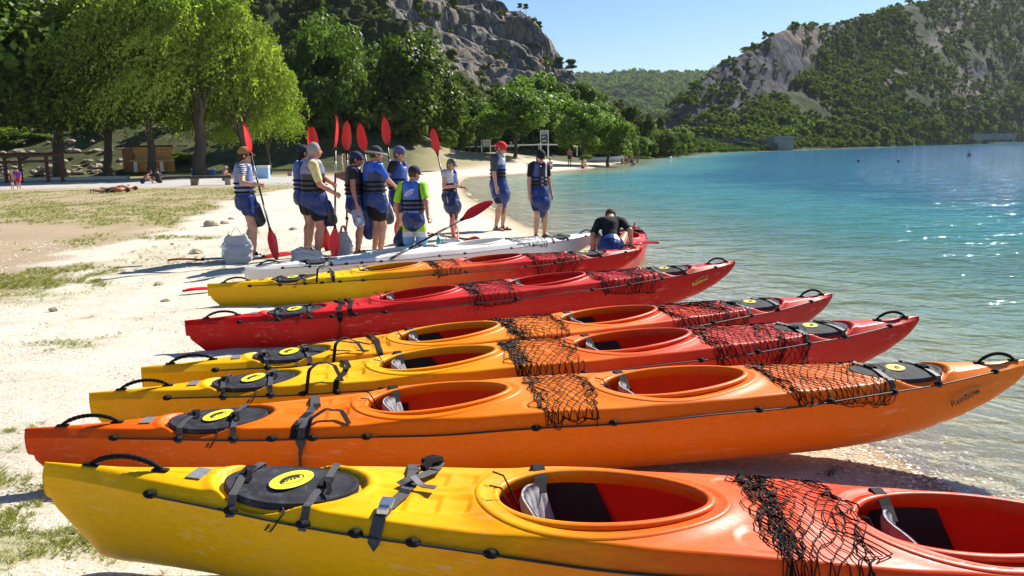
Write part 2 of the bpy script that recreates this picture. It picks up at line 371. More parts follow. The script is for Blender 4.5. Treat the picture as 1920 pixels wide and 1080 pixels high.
def ground_material():
    t = NT('beach_gravel'); p = t.P(Roughness=.95); p.inputs['Specular IOR Level'].default_value = .15
    co = t.coord()
    v = t.n('ShaderNodeTexVoronoi'); v.inputs['Scale'].default_value = 85; t.l(co, v.inputs['Vector'])
    n = t.noise(1.3, 8, .65); nf = t.noise(22, 6, .7); sepv = t.n('ShaderNodeSeparateColor'); t.l(v.outputs['Color'], sepv.inputs[0])
    sand = t.ramp(n, [(.3, (.44, .365, .25)), (.52, (.60, .53, .40)), (.72, (.70, .64, .51))])
    sand = t.mix(.55, sand, t.ramp(sepv.outputs[0], [(.0, (.38, .31, .24)), (.35, (.62, .56, .47)), (.8, (.70, .66, .58)), (1, (.80, .78, .74))]))
    wetg = t.ramp(sepv.outputs[1], [(.0, (.20, .14, .075)), (.5, (.40, .30, .17)), (1, (.58, .50, .36))])
    dsh = t.attr('shore'); e = t.math('ADD', dsh, t.math('MULTIPLY_ADD', t.noise(1.1, 4), .9, -.45))
    sand = t.mix(t.ramp(e, [(.0, 1.0), (1.0, 0.0)]), sand, wetg)
    wet = t.ramp(t.math('MULTIPLY_ADD', dsh, 1.6, .5), [(.42, 1.0), (.62, .0)])
    under = t.mix(t.noise(3, 5), (.46, .42, .27), (.62, .57, .42))
    sand = t.mix(wet, sand, t.mix(.5, wetg, under))
    sand = t.mix(t.ramp(t.math('MULTIPLY_ADD', dsh, 1.0, .5), [(.44, 0), (.49, .55), (.58, .5), (.70, 0)]), sand, (.20, .15, .09))
    soilc = t.ramp(nf, [(.3, (.30, .22, .14)), (.7, (.46, .36, .25))])
    gr = t.ramp(t.noise(9, 6, .7), [(.3, (.15, .155, .045)), (.7, (.34, .31, .13))])
    c = t.mix(t.attr('soil'), sand, soilc)
    c = t.mix(t.math('MULTIPLY', t.attr('grass'), t.ramp(nf, [(.35, .35), (.6, .95)])), c, gr)
    scrub = t.ramp(t.noise(.6, 7, .7), [(.3, (.030, .042, .014)), (.5, (.07, .08, .03)), (.62, (.11, .105, .045)), (.78, (.20, .17, .09))])
    c = t.mix(t.attr('scrub'), c, scrub)
    c = t.mix(t.attr('far'), c, t.ramp(t.noise(.3, 6, .7), [(.35, (.022, .032, .010)), (.7, (.06, .065, .025))]))
    c = t.mix(t.attr('road'), c, t.ramp(nf, [(.3, (.36, .34, .31)), (.7, (.5, .48, .45))]))
    c = t.mix(1.0, c, t.ramp(t.noise(.35, 4, .6), [(.3, .88), (.7, 1.05)]), 'MULTIPLY')
    t.l(c, p.inputs['Base Color'])
    h = t.math('ADD', t.math('MULTIPLY', t.noise(60, 5, .75), .5), t.math('ADD', t.math('MULTIPLY', t.noise(5, 5), 1.2), t.math('MULTIPLY', nf, .4)))
    t.bump(h, .7, .03, p); return t.m
M_GROUND = ground_material()
road = sstep(GY.ravel(), 41, 43) * (1 - sstep(GY.ravel(), 56, 59)) * sstep(-GX.ravel(), 6, 12)
scrubm = np.maximum(sstep(GY.ravel(), 84, 92), sstep(GY.ravel(), 60, 66) * sstep(-GX.ravel(), 5, 10)) * sstep(sdv, np.where(GY.ravel() > 105, -.5, 1), np.where(GY.ravel() > 105, .3, 5))
# small relief near the camera: foot-marks and dents in the loose gravel
near = np.exp(-((GX.ravel() - 0) ** 2 + (GY.ravel() - 6) ** 2) / 160)
P3 = np.stack([GX.ravel(), GY.ravel(), GX.ravel() * 0], 1)
dent = ((fbm(P3 * 3.1, 3, 5) - .5) * .05 + (fbm(P3 * 9, 2, 6, True) - .5) * .022) * sstep(sdv, .1, .8)
gverts = np.stack([GX.ravel(), GY.ravel(), gzv + dent * np.clip(near * 1.5, .0, 1)], 1)
obj('ground', mesh('ground', gverts, grid_faces(len(gx), len(gy)), True, [M_GROUND], {'shore': sdv, 'soil': soil, 'grass': gras, 'road': road, 'scrub': scrubm, 'far': sstep(GY.ravel(), 106, 124) * (sdv > -.6)}), kind='structure')

def water_material():
    t = NT('lake_water'); dp = t.attr('depth'); geo = t.n('ShaderNodeNewGeometry')
    pos = geo.outputs['Position']
    m1 = t.n('ShaderNodeMapping'); m1.inputs['Scale'].default_value = (1, 1, 1); m1.inputs['Rotation'].default_value = (0, 0, .25); t.l(pos, m1.inputs[0])
    m2 = t.n('ShaderNodeMapping'); m2.inputs['Scale'].default_value = (.85, 1.25, 1); m2.inputs['Rotation'].default_value = (0, 0, -.15); t.l(pos, m2.inputs[0])
    a = t.noise(2.4, 3, .5, vec=m2.outputs[0], dist=.4); b = t.noise(7.5, 3, .55, vec=m1.outputs[0]); c = t.noise(.45, 2, .5, vec=m2.outputs[0])
    d = t.noise(1.05, 3, .55, vec=m2.outputs[0], dist=.7)
    h = t.math('ADD', t.math('MULTIPLY', a, .085), t.math('ADD', t.math('MULTIPLY', b, .026), t.math('ADD', t.math('MULTIPLY', c, .22), t.math('MULTIPLY', d, .18))))
    bp = t.n('ShaderNodeBump'); bp.inputs['Distance'].default_value = 1.0
    t.l(h, bp.inputs['Height'])
    t.l(t.ramp(t.math('MULTIPLY', dp, .5), [(0, .28), (.3, .8), (1, 1.0)]), bp.inputs['Strength'])
    gl = t.n('ShaderNodeBsdfGlossy'); gl.inputs['Roughness'].default_value = .06; gl.inputs['Color'].default_value = (.9, .95, 1, 1); t.l(bp.outputs[0], gl.inputs['Normal'])
    fr = t.n('ShaderNodeFresnel'); fr.inputs['IOR'].default_value = 1.33; t.l(bp.outputs[0], fr.inputs['Normal'])
    # body of the water: clear over the shallows, greener then blue as the bed falls away
    patch = t.math('MULTIPLY_ADD', t.noise(.25, 4, .6, vec=m2.outputs[0]), 1.4, -.7)
    dq = t.math('ADD', dp, t.math('MULTIPLY', patch, t.math('MINIMUM', dp, 1.0)))
    col = t.ramp(t.math('DIVIDE', dq, 4.0), [(0, (.44, .48, .32)), (.06, (.24, .43, .34)), (.17, (.06, .25, .24)), (.38, (.012, .10, .16)), (1, (.008, .070, .135))])
    df = t.n('ShaderNodeBsdfDiffuse'); t.l(col, df.inputs[0]); t.l(bp.outputs[0], df.inputs['Normal'])
    tr = t.n('ShaderNodeBsdfTransparent'); tc = t.ramp(t.math('DIVIDE', dq, 2.0), [(0, (.97, 1, .98)), (.15, (.86, .97, .92)), (.5, (.55, .85, .82)), (1, (.3, .65, .7))]); t.l(tc, tr.inputs[0])
    mx = t.n('ShaderNodeMixShader'); t.l(t.ramp(dq, [(0, .0), (.1, .06), (.5, .55), (1.0, .97)]), mx.inputs[0]); t.l(tr.outputs[0], mx.inputs[1]); t.l(df.outputs[0], mx.inputs[2])
    m = t.n('ShaderNodeMixShader'); t.l(t.math('MINIMUM', t.math('MULTIPLY', fr.outputs[0], .9), .62), m.inputs[0]); t.l(mx.outputs[0], m.inputs[1]); t.l(gl.outputs[0], m.inputs[2])
    t.l(m.outputs[0], t.out.inputs[0]); return t.m
wx = axis(-30, 1500, 3, 360, 6); wy = axis(-40, 1500, 4, 380, 6)
WX, WY = np.meshgrid(wx, wy, indexing='ij'); wd = ZW - ground_z(WX, WY)
wf = grid_faces(len(wx), len(wy)); keep = (wd[wf] > -.35).any(1); wf = wf[keep]
wp = np.stack([WX.ravel() * 1.1 + WY.ravel() * .25, WY.ravel() * 1.9, WX.ravel() * 0], 1)
wz = ZW + (fbm(wp * .8, 3, 77) - .5) * .05 * sstep(wd, .05, .8)
obj('lake_water', mesh('lake_water', np.stack([WX.ravel(), WY.ravel(), wz], 1), wf, True, [water_material()], {'depth': np.maximum(wd, 0)}), kind='structure')
# ------------------------------------------------------------------ hills
def rock_material(name, pale, dark, green, gscale=.08, thr=.5):
    t = NT(name); p = t.P(Roughness=.95); p.inputs['Specular IOR Level'].default_value = .1
    geo = t.n('ShaderNodeNewGeometry'); pos = geo.outputs['Position']
    mp = t.n('ShaderNodeMapping'); mp.inputs['Scale'].default_value = (1, 1, .45); t.l(pos, mp.inputs[0])
    n = t.noise(gscale * 3, 9, .68, vec=mp.outputs[0], dist=.8); n2 = t.noise(gscale * 12, 8, .7, vec=mp.outputs[0], dist=1.5)
    v = t.n('ShaderNodeTexVoronoi', feature='DISTANCE_TO_EDGE'); v.inputs['Scale'].default_value = gscale * 5; t.l(mp.outputs[0], v.inputs['Vector'])
    c = t.ramp(n2, [(.3, dark), (.5, tuple((a + b) / 2 for a, b in zip(pale, dark))), (.68, pale)])
    c = t.mix(t.ramp(v.outputs['Distance'], [(.0, .75), (.12, 0)]), c, tuple(a * .5 for a in dark))
    c = t.mix(t.ramp(t.noise(gscale * 1.1, 3), [(.5, 0), (.7, .45)]), c, (.42, .25, .14))
    g = t.mix(t.noise(gscale * 30, 5), tuple(a * .55 for a in green), tuple(a * 1.4 for a in green))
    gm = t.math('ADD', t.math('MULTIPLY', n, .7), t.math('MULTIPLY', t.noise(gscale * 14, 6, .7, vec=pos), .3))
    gm = t.math('ADD', gm, t.math('MULTIPLY_ADD', t.attr('green'), .5, -.25))
    c = t.mix(t.ramp(gm, [(thr - .03, 0), (thr + .04, 1)]), c, g)
    t.l(c, p.inputs['Base Color'])
    t.bump(t.math('ADD', n2, t.math('MULTIPLY', v.outputs['Distance'], 1.2)), .8, 1.2, p); return t.m

def hill(name, cols, nx, nt, z0, prof, rough, green_fn, m, seed, back=1.0, ledge=0):
    """cols: rows of (bearing px, base distance, ridge distance, ridge px height); a slope from base to ridge and down behind"""
    cols = np.array(cols, float); X = np.linspace(cols[0, 0], cols[-1, 0], nx)
    D0 = np.interp(X, cols[:, 0], cols[:, 1]); D1 = np.interp(X, cols[:, 0], cols[:, 2]); YT = np.interp(X, cols[:, 0], cols[:, 3])
    T = np.linspace(0, 1.25, nt); V = []
    for i in range(nx):
        top = atY(X[i], YT[i], D1[i])
        d = ray(X[i], 280); sl = d[0] / d[1]
        Y = D0[i] + (D1[i] - D0[i]) * T; hh = top[2] - z0
        Z = z0 + hh * np.where(T <= 1, prof(np.minimum(T, 1), i / (nx - 1)), 1 - (T - 1) * 1.2 * back)
        V.append(np.stack([top[0] + sl * (Y - D1[i]), Y, Z], 1))
    V = np.array(V); fl = V.reshape(-1, 3).copy()
    tt = np.tile(T, nx); s = rough[1]
    n = fbm(fl / s * np.array([1, 1, 1.4]), 5, seed, True) - .55; n2 = fbm(fl / (s * .22), 4, seed + 9) - .5
    amp = rough[0] * sstep(tt, 0, .12) * (1 - .75 * sstep(tt, .85, 1.0))
    fl[:, 2] += n * amp * 1.0 + n2 * amp * .35; fl[:, 1] -= n * amp * 1.3
    fl[:, 0] += n2 * amp * .5
    if ledge:                                                    # rock ledges: steep faces and shelves
        q = fl[:, 2] / ledge + (fbm(fl / 21, 3, seed + 3) - .5) * 2.5; st = np.floor(q) + sstep(q - np.floor(q), .55, .95); fl[:, 2] += (st - q) * ledge * .5 * sstep(tt, .15, .4)
        fl[:, 1] -= (fbm(fl / np.array([2.2, 2.2, 5]), 3, seed + 4, True) - .5) * 2.6 * sstep(tt, .1, .3)
    g = green_fn(fl, tt, np.repeat(np.linspace(0, 1, nx), nt), np.repeat(X, nt))
    me = mesh(name, fl, grid_faces(nx, nt), False, [m], {'green': g})
    obj(name, me, kind='structure'); return fl.reshape(nx, nt, 3), g.reshape(nx, nt)

M_ROCKL = rock_material('limestone_cliff', (.35, .325, .29), (.11, .10, .09), (.055, .07, .02), .09, .50)
M_ROCKR = rock_material('far_limestone_cliff', (.135, .132, .14), (.05, .05, .055), (.035, .05, .016), .02, .47)
M_FAR = rock_material('wooded_ridge', (.10, .11, .06), (.035, .05, .02), (.03, .05, .018), .02, .35)
LCOLS = [(-700, 105, 200, -900), (0, 110, 230, -620), (400, 118, 240, -400), (650, 125, 235, -190), (800, 135, 225, -70), (900, 145, 215, -20), (945, 150, 212, 5), (985, 154, 208, 25), (1012, 158, 206, 48), (1030, 160, 203, 75), (1045, 161, 200, 100), (1058, 163, 196, 120), (1075, 165, 192, 136), (1110, 168, 188, 170), (1150, 172, 187, 205), (1200, 176, 186, 238), (1240, 182, 188, 266), (1268, 184, 187, 284)]
HL, GL = hill('hillside', LCOLS, 460, 260, .6, lambda t, s: t ** (1.15 - .3 * s) , (9, 26), lambda v, t, s, X: 1.0 - 1.15 * sstep(X, 560, 900) * sstep(t, .12, .5) + .2 * sstep(t, 0, .2) * 0 + .35 * (1 - sstep(t, 0, .25)) + 2 * sstep(X, 1130, 1180), M_ROCKL, 5, 1.0, 3.6)
def rprof(t, s):
    c = 1 - sstep(s, .05, .5)                                   # the left end stands up as a cliff
    return (1 - c) * t ** .95 + c * (.42 * sstep(t, 0, .75) + .58 * sstep(t, .62, .9))
RCOLS = [(1232, 250, 268, 262), (1245, 250, 330, 222), (1262, 250, 340, 203), (1290, 252, 345, 180), (1320, 256, 360, 158), (1345, 262, 380, 134), (1375, 268, 390, 119), (1405, 272, 400, 103), (1440, 280, 420, 80), (1480, 290, 440, 60), (1530, 305, 465, 50), (1570, 320, 490, 45), (1610, 335, 520, 37), (1650, 352, 545, 28), (1700, 375, 580, 9), (1740, 395, 610, 1), (1800, 430, 660, -14), (1920, 520, 780, -45), (2100, 620, 900, -70), (2600, 760, 1050, -80)]
HR, GR = hill('far_hillside', RCOLS, 460, 240, -.4, rprof, (5, 60), lambda v, t, s, X: np.clip(1.0 - 1.3 * sstep(t - np.interp(X, [1240, 1300, 1350, 1420, 1500, 1580, 1640], [-.1, .12, .38, .52, .66, .86, 1.1]), -.04, .06) - .7 * np.exp(-(((X - 1560 - t * 330) / 62) ** 2)) * (t > .40) * (t < .97) - .7 * np.exp(-((X - 1850) / 70) ** 2) * (t < .42) * (t > .12), 0, 1), M_ROCKR, 15, 1.0, 0)
FCOLS = [(1020, 900, 1500, 152), (1090, 900, 1500, 151), (1120, 900, 1500, 150), (1170, 900, 1500, 145), (1190, 900, 1500, 144), (1230, 900, 1500, 149), (1270, 900, 1500, 150), (1315, 900, 1500, 149), (1360, 900, 1500, 140), (1500, 900, 1500, 130)]
HF, GF = hill('distant_ridge', FCOLS, 260, 90, -1, lambda t, s: t ** .8, (22, 160), lambda v, t, s, X: t * 0 + 1, M_FAR, 25)

# ------------------------------------------------------------------ foliage
def leaf_quads(P, N, size, rng, elong=1.6, spread=.8):
    """one small folded leaf spray per point: 4 vertices, facing N with scatter"""
    n = len(P); N = N + rng.normal(0, spread, (n, 3)); N /= np.linalg.norm(N, axis=1)[:, None] + 1e-9
    A = rng.normal(0, 1, (n, 3)); A -= (A * N).sum(1)[:, None] * N; A /= np.linalg.norm(A, axis=1)[:, None] + 1e-9
    B = np.cross(N, A); s = (size * rng.uniform(.55, 1.35, n))[:, None]
    v = np.stack([P - A * s * elong * .5, P - B * s * .5 + N * s * .12, P + A * s * elong * .5, P + B * s * .5 - N * s * .1], 1)
    return v.reshape(-1, 3), np.arange(n * 4).reshape(n, 4)
def crown_broad(seed, n=9000, lobes=26, size=.06, shape=(1, 1, 1), hollow=.55, low=-.75):
    """crown about 1 unit in radius: lobes of leaves round a middle, ragged outline, gaps between lobes"""
    rng = np.random.default_rng(seed); L = []
    while len(L) < lobes:
        d = rng.normal(0, 1, 3); d /= np.linalg.norm(d)
        if d[2] < low: continue
        r = rng.uniform(hollow, .86); L.append((d * r * np.array(shape), rng.uniform(.13, .38)))
    per = n // lobes; P = []; N = []
    for c, r in L:
        d = rng.normal(0, 1, (per, 3)); d /= np.linalg.norm(d, axis=1)[:, None]; rr = r * rng.uniform(.25, 1.0, per)[:, None] ** .45
        q = c + d * rr * np.array([1.1, 1.1, .8]); wob = fbm(q * 5 + seed, 3, seed)[:, None]
        q = q * (1 + (wob - .5) * .22)
        P.append(q); N.append(d * .6 + q * .5 + np.array([0, 0, .35]))
    P = np.vstack(P); N = np.vstack(N)
    v, f = leaf_quads(P, N, size, rng); return v, f, np.clip(np.repeat(rng.uniform(-.25, .25, lobes), per) + rng.uniform(0, 1, len(f)), 0, 1)
def crown_willow(seed, strands=1500, wind=(-.35, -.1)):
    """long drooping strands hanging from many separate limbs, blown to one side"""
    rng = np.random.default_rng(seed); V = []; Rn = []; L = []
    for i in range(34):
        d = rng.normal(0, 1, 3); d /= np.linalg.norm(d)
        if d[2] < -.55: d[2] = -d[2]
        L.append((d * rng.uniform(.42, .74), rng.uniform(.17, .36), rng.uniform(-.22, .22)))
    for s in range(strands):
        lc, lr, lb = L[rng.integers(len(L))]; d = rng.normal(0, 1, 3); d /= np.linalg.norm(d)
        if d[2] < -.2: d[2] = -d[2]
        c = lc + d * lr * rng.uniform(.4, 1.0) ** .5; ln = rng.uniform(.10, .40) * (1.3 if c[2] < 0 else .8); k = 13
        out = np.array([c[0], c[1], 0]) * rng.uniform(.05, .4) + np.array([wind[0], wind[1], 0]) * rng.uniform(.0, .9)
        up = rng.uniform(0, .75) * (c[2] > -.1); tt = np.linspace(0, 1, k)[:, None]
        pts = c + out * tt * ln * 1.6 + np.array([0, 0, 1.0]) * (up * tt - (.75 + up) * tt ** 2.2) * ln + rng.normal(0, .005, (k, 3))
        T = np.gradient(pts, axis=0); T /= np.linalg.norm(T, axis=1)[:, None]
        for side in (0, 1):
            A = T + rng.normal(0, .5, (k, 3)); A /= np.linalg.norm(A, axis=1)[:, None]
            B = np.cross(A, rng.normal(0, 1, (k, 3))); B /= np.linalg.norm(B, axis=1)[:, None] + 1e-9
            l = rng.uniform(.018, .046, (k, 1)); wd = l * .24; Q = pts + rng.normal(0, .009, (k, 3))
            V.append(np.stack([Q, Q + A * l * .5 - B * wd, Q + A * l, Q + A * l * .5 + B * wd], 1).reshape(-1, 3))
        Rn.append(np.clip(.42 + lb + rng.normal(0, .14) + rng.normal(0, .14, 2 * k), 0, 1))
    v = np.vstack(V); f = np.arange(len(v)).reshape(-1, 4); return v, f, np.concatenate(Rn)[:len(f)]
def crown_pine(seed, n=3200):
    rng = np.random.default_rng(seed); P = []; N = []; lobes = 17
    for i in range(lobes):
        a = rng.uniform(0, 6.28); z = rng.uniform(-.6, .8); rad = (.9 - .55 * (z + .6) / 1.4) * rng.uniform(.5, 1)
        c = np.array([math.cos(a) * rad * .75, math.sin(a) * rad * .75, z]); k = n // lobes
        d = rng.normal(0, 1, (k, 3)); d /= np.linalg.norm(d, axis=1)[:, None]
        P.append(c + d * rng.uniform(.3, 1, (k, 1)) ** .5 * np.array([.34, .34, .17])); N.append(d + np.array([0, 0, .8]))
    v, f = leaf_quads(np.vstack(P), np.vstack(N), .075, rng, 2.2); return v, f, rng.uniform(0, 1, len(f))
def crown_mesh(name, g, m): return mesh(name, g[0], g[1], False, [m], None, {'rnd': g[2]})
CR = {
 'willow': [crown_mesh('crown', crown_willow(s, 3700, (-.95, -.2)), L_WIL) for s in (1, 2)],
 'broad': [crown_mesh('crown', crown_broad(s, 17000, 38, .050), L_BRD) for s in (3, 4, 5)],
 'bright': [crown_mesh('crown', crown_broad(s, 14000, 30, .052, (1, 1, .95)), L_BRT) for s in (6, 7)],
 'pine': [crown_mesh('crown', crown_pine(s), L_PIN) for s in (8, 9)],
 'shrub': [crown_mesh('foliage', crown_broad(s, 900, 12, .13, (1, 1, .8), .45, -.4), L_SHR) for s in (10, 11)],
 'bush': [crown_mesh('foliage', crown_broad(s, 3600, 18, .085, (1, 1, .8), .45, -.4), L_BRT) for s in (12, 13)],
 'farpine': [crown_mesh('crown', crown_broad(s, 420, 9, .20, (1, 1, .75), .4, -.5), L_PIN) for s in (14, 15, 16)],
}
def trunk_mesh(seed, forks=3):
    """unit-height trunk (0..1) that forks into tapering limbs"""
    rng = np.random.default_rng(seed); mb = MB()
    k = np.linspace(0, 1, 7); sway = rng.normal(0, .02, (7, 2)).cumsum(0) * .6
    P = np.stack([sway[:, 0], sway[:, 1], k * .62], 1); mb.tube(P, np.array([.055, .04, .036, .033, .031, .029, .027]), 8)
    for j in range(forks + 2):
        a = rng.uniform(0, 6.28) + j * 2.1; s0 = P[3 + j % 4]; ln = rng.uniform(.3, .45)
        q = np.linspace(0, 1, 6)[:, None]
        pts = s0 + q * np.array([math.cos(a) * .5, math.sin(a) * .5, .8]) * ln + rng.normal(0, .008, (6, 3)) * q
        mb.tube(pts, np.linspace(.024, .006, 6), 6)
    return mb.build('trunk', M_BARK, True)
TR = [trunk_mesh(s) for s in (1, 2, 3, 4)]
tcount = [0]
def tree(name, label, px, py, top_py, width_px, D, kind, group=None, zg=None, trunk=True, crown_low=None, dx=0, tw=1.0, cat='tree', squash=1.0):
    """a tree standing at distance D: foot at pixel (px, py or ground), crown from crown_low to top_py"""
    rng = random.Random(tcount[0] * 7 + 3); tcount[0] += 1
    b = atY(px, py, D); z = gz(b[0], D) if zg is None else zg
    ztop = atY(px, top_py, D)[2]; R = width_px / 2 / CF * D; zlow = atY(px, crown_low if crown_low else py - 30, D)[2]
    root = thing(name, label, cat, (b[0], D, z - .05), (0, 0, rng.uniform(0, 6.28)), group)
    H = ztop - z; hz = (ztop - zlow) / 2
    if trunk: obj('trunk', TR[tcount[0] % 4], root, (0, 0, 0), (0, 0, 0), (H * .62 * tw, H * .62 * tw, max(.5, zlow - z + hz * 1.3)))
    c = obj('crown' if trunk else 'foliage', CR[kind][tcount[0] % len(CR[kind])], root)
    c.location = (0, 0, (zlow + ztop) / 2 - z); c.scale = (R / .98, R / .98 * squash, hz / .95)
    if kind == 'willow': root.rotation_euler = (0, 0, rng.uniform(-.3, .3)); c.location.x = dx
    return root
# the waterside row, left to right
tree('broadleaf_tree', 'huge dark leafy tree at the far left edge above the pergola', -60, 335, -120, 420, 56, 'broad', crown_low=262)
tree('broadleaf_tree', 'tall dark leafy tree filling the upper left behind the timber kiosk', 120, 330, -90, 380, 63, 'broad', crown_low=268)
tree('broadleaf_tree', 'broad dark tree whose trunk stands left of the timber kiosk', 206, 333, 20, 330, 59, 'broad', crown_low=272, tw=1.1)
tree('willow_tree', 'large light green willow overhanging the timber kiosk, strands blown sideways', 285, 330, -60, 330, 57, 'willow', crown_low=286, tw=.8)
tree('willow_tree', 'tallest bright willow with several stems behind the woman in the brown cap', 380, 328, -80, 330, 58, 'willow', crown_low=290, tw=1.2)
tree('willow_tree', 'bright yellow green willow whose strands end behind the upright red paddles', 462, 322, 10, 250, 60, 'willow', crown_low=308, tw=.9)
tree('willow_tree', 'low willow crown bulging at the right end of the willow row', 505, 318, 110, 170, 63, 'willow', crown_low=300, tw=.7)
tree('broadleaf_tree', 'dark round tree standing between the willows and the round green tree', 632, 305, 22, 170, 76, 'broad', crown_low=285)
tree('broadleaf_tree', 'dark round tree behind the man in the brimmed hat', 700, 300, 75, 190, 84, 'broad', crown_low=292)
tree('broadleaf_tree', 'round glossy green tree above the red blade of the girl in the camouflage cap', 782, 298, 66, 190, 80, 'broad', crown_low=312, tw=.8)
tree('willow_tree', 'slim young willow right of the round glossy tree', 857, 292, 205, 66, 84, 'bright', crown_low=290, tw=.5)
tree('broadleaf_tree', 'grey green tree leaning out above the guard rail behind the man in the red cap', 893, 285, 178, 90, 92, 'broad', crown_low=276)
tree('broadleaf_tree', 'dark spreading tree on the grass bank behind the man in the red cap', 965, 285, 165, 140, 82, 'broad', crown_low=274)
tree('willow_tree', 'pale green willow rising behind the dark spreading tree', 1000, 285, 132, 150, 104, 'bright', crown_low=272, tw=.6)
tree('broadleaf_tree', 'deep green tree behind the white framed beach sign', 1050, 285, 150, 110, 108, 'broad', crown_low=275)
tree('broadleaf_tree', 'wide green tree on the shore right of the beach sign', 1092, 302, 190, 104, 78, 'bright', crown_low=292, tw=.8)
tree('broadleaf_tree', 'green tree leaning over the moored white boat', 1140, 298, 192, 105, 82, 'bright', crown_low=304)
tree('broadleaf_tree', 'dark tree at the back of the wooded point', 1100, 290, 150, 90, 118, 'broad', crown_low=270)
tree('pine_tree', 'dark pine rising above the middle of the wooded point', 1180, 285, 196, 52, 125, 'pine', crown_low=280)
tree('pine_tree', 'narrow dark pine between the wooded point and the round bush', 1213, 285, 212, 44, 138, 'pine', crown_low=282)
tree('pine_tree', 'small dark pine standing nearest the cliff foot', 1238, 285, 217, 26, 160, 'pine', crown_low=268)
tree('broadleaf_tree', 'low green tree at the water by the reed clump', 1196, 296, 252, 46, 105, 'bright', crown_low=292)
tree('broadleaf_tree', 'green waterside tree left of the bright round one', 1247, 292, 240, 52, 140, 'broad', crown_low=291)
tree('broadleaf_tree', 'bright round tree at the end of the point beside the bridge', 1271, 291, 236, 54, 150, 'bright', crown_low=291)
tree('young_tree', 'thin young tree on the grass bank with its leaves turning pale', 846, 296, 242, 34, 66, 'bright', crown_low=280, tw=.35)
for px, ty, wd, D, kd, lb in [(-10, 120, 200, 90, 'broad', 'shaded tree at the very left behind the pergola'), (90, 170, 180, 92, 'broad', 'shaded tree in the second row behind the terraces'), (170, 190, 150, 88, 'broad', 'shaded tree behind the left side of the timber kiosk'), (260, 180, 150, 90, 'broad', 'shaded tree directly behind the timber kiosk'), (340, 190, 150, 92, 'broad', 'shaded tree between kiosk and willow stems, second row'), (430, 180, 160, 90, 'broad', 'second row tree behind the tallest willow'), (530, 160, 170, 92, 'broad', 'second row tree between the willows and the dark round tree'), (590, 60, 150, 98, 'broad', 'dark tree rising over the right shoulder of the willows'), (665, 150, 120, 96, 'broad', 'second row tree above the navy peaked cap'), (745, 160, 130, 98, 'broad', 'second row tree above the bandana'), (835, 190, 90, 100, 'broad', 'second row tree behind the young tree'), (925, 200, 80, 104, 'broad', 'second row tree left of the dark spreading tree'), (1010, 205, 90, 112, 'broad', 'second row tree above the white sign'), (1150, 215, 70, 112, 'broad', 'second row tree on the wooded point'), (1060, 200, 90, 120, 'bright', 'light tree behind the wide shore tree'), (1168, 232, 50, 96, 'bright', 'bright tree over the posts at the point')]:
    tree('broadleaf_tree', lb, px, 290, ty, wd, D, kd, crown_low=296)
for px, py, ty, wd, D, lb in [(30, 300, 232, 150, 74, 'light green bush above the rust brown pergola'), (150, 300, 262, 90, 76, 'bush on the stony bank behind the sunbathers'), (350, 310, 283, 120, 70, 'dark bush right of the timber kiosk'), (480, 312, 270, 110, 72, 'bush under the willow row behind the white cool box'), (545, 310, 280, 90, 74, 'bush behind the mesh fence near the leaning red blades'),
                              (700, 305, 262, 120, 86, 'bush behind the navy capped paddler'), (810, 297, 262, 60, 84, 'bush under the round glossy tree'), (1150, 301, 262, 60, 80, 'low bush on the bank above the white boat'), (1098, 304, 288, 34, 74, 'small dry bush at the end of the far beach'), (1205, 300, 292, 40, 96, 'reed clump standing in the water off the point'), (600, 308, 272, 100, 88, 'dark bush in the shade behind the grey haired man')]:
    tree('leafy_bush', lb, px, py, ty, wd, D, 'bush', trunk=False, crown_low=py, cat='bush')

# shrubs and pines on the hillside: the largest are single things
def surf_pick(H, G, n, seed, tmax, want=None, trange=None, xr=None):
    rng = np.random.default_rng(seed); nx, nt, _ = H.shape; out = []
    while len(out) < n:
        i = rng.uniform(0, nx - 1.01); t = rng.uniform(*(trange or (0.0, tmax)))
        if xr and not (xr[0] <= i / nx <= xr[1]): continue
        k = t / 1.25 * (nt - 1); a, b = int(i), int(k)
        if want is not None and rng.uniform() > want(G[a, b], t, i / nx): continue
        fu, fv = i - a, k - b; p = (H[a, b] * (1 - fu) + H[a + 1, b] * fu) * (1 - fv) + (H[a, b + 1] * (1 - fu) + H[a + 1, b + 1] * fu) * fv
        out.append((p, rng.uniform(), t))
    return out
def patchy(p, s, seed): return fbm(np.array([p / s]), 3, seed)[0]
nsh = 0
for p, r, t in surf_pick(HL, GL, 620, 3, .97, lambda g, t, s: .12 + .88 * np.clip(g, 0, 1) ** 1.2):
    if nsh >= 260: break
    u = p[0] / p[1] * CF + 960
    if u < 430 or u > 1290: continue
    if patchy(p, 16, 5) < .36: continue
    s = (.8 + 2.0 * r ** 2) * (1.25 if u < 820 else .85); kind = 'pine' if r > .72 and u < 900 else 'shrub'
    o = thing('hillside_pine' if kind == 'pine' else 'hillside_shrub', 'dark pine growing on the limestone hillside' if kind == 'pine' else 'green shrub growing on the limestone hillside', 'pine' if kind == 'pine' else 'shrub', tuple(p - np.array([0, 0, .3 * s])), (0, 0, r * 40), 'pines on the limestone hillside' if kind == 'pine' else 'shrubs on the limestone hillside', CR[kind][nsh % 2], (s * 1.15, s * 1.15, s * (1.25 if kind == 'pine' else .95)))
    o.location.z += s * .6; nsh += 1
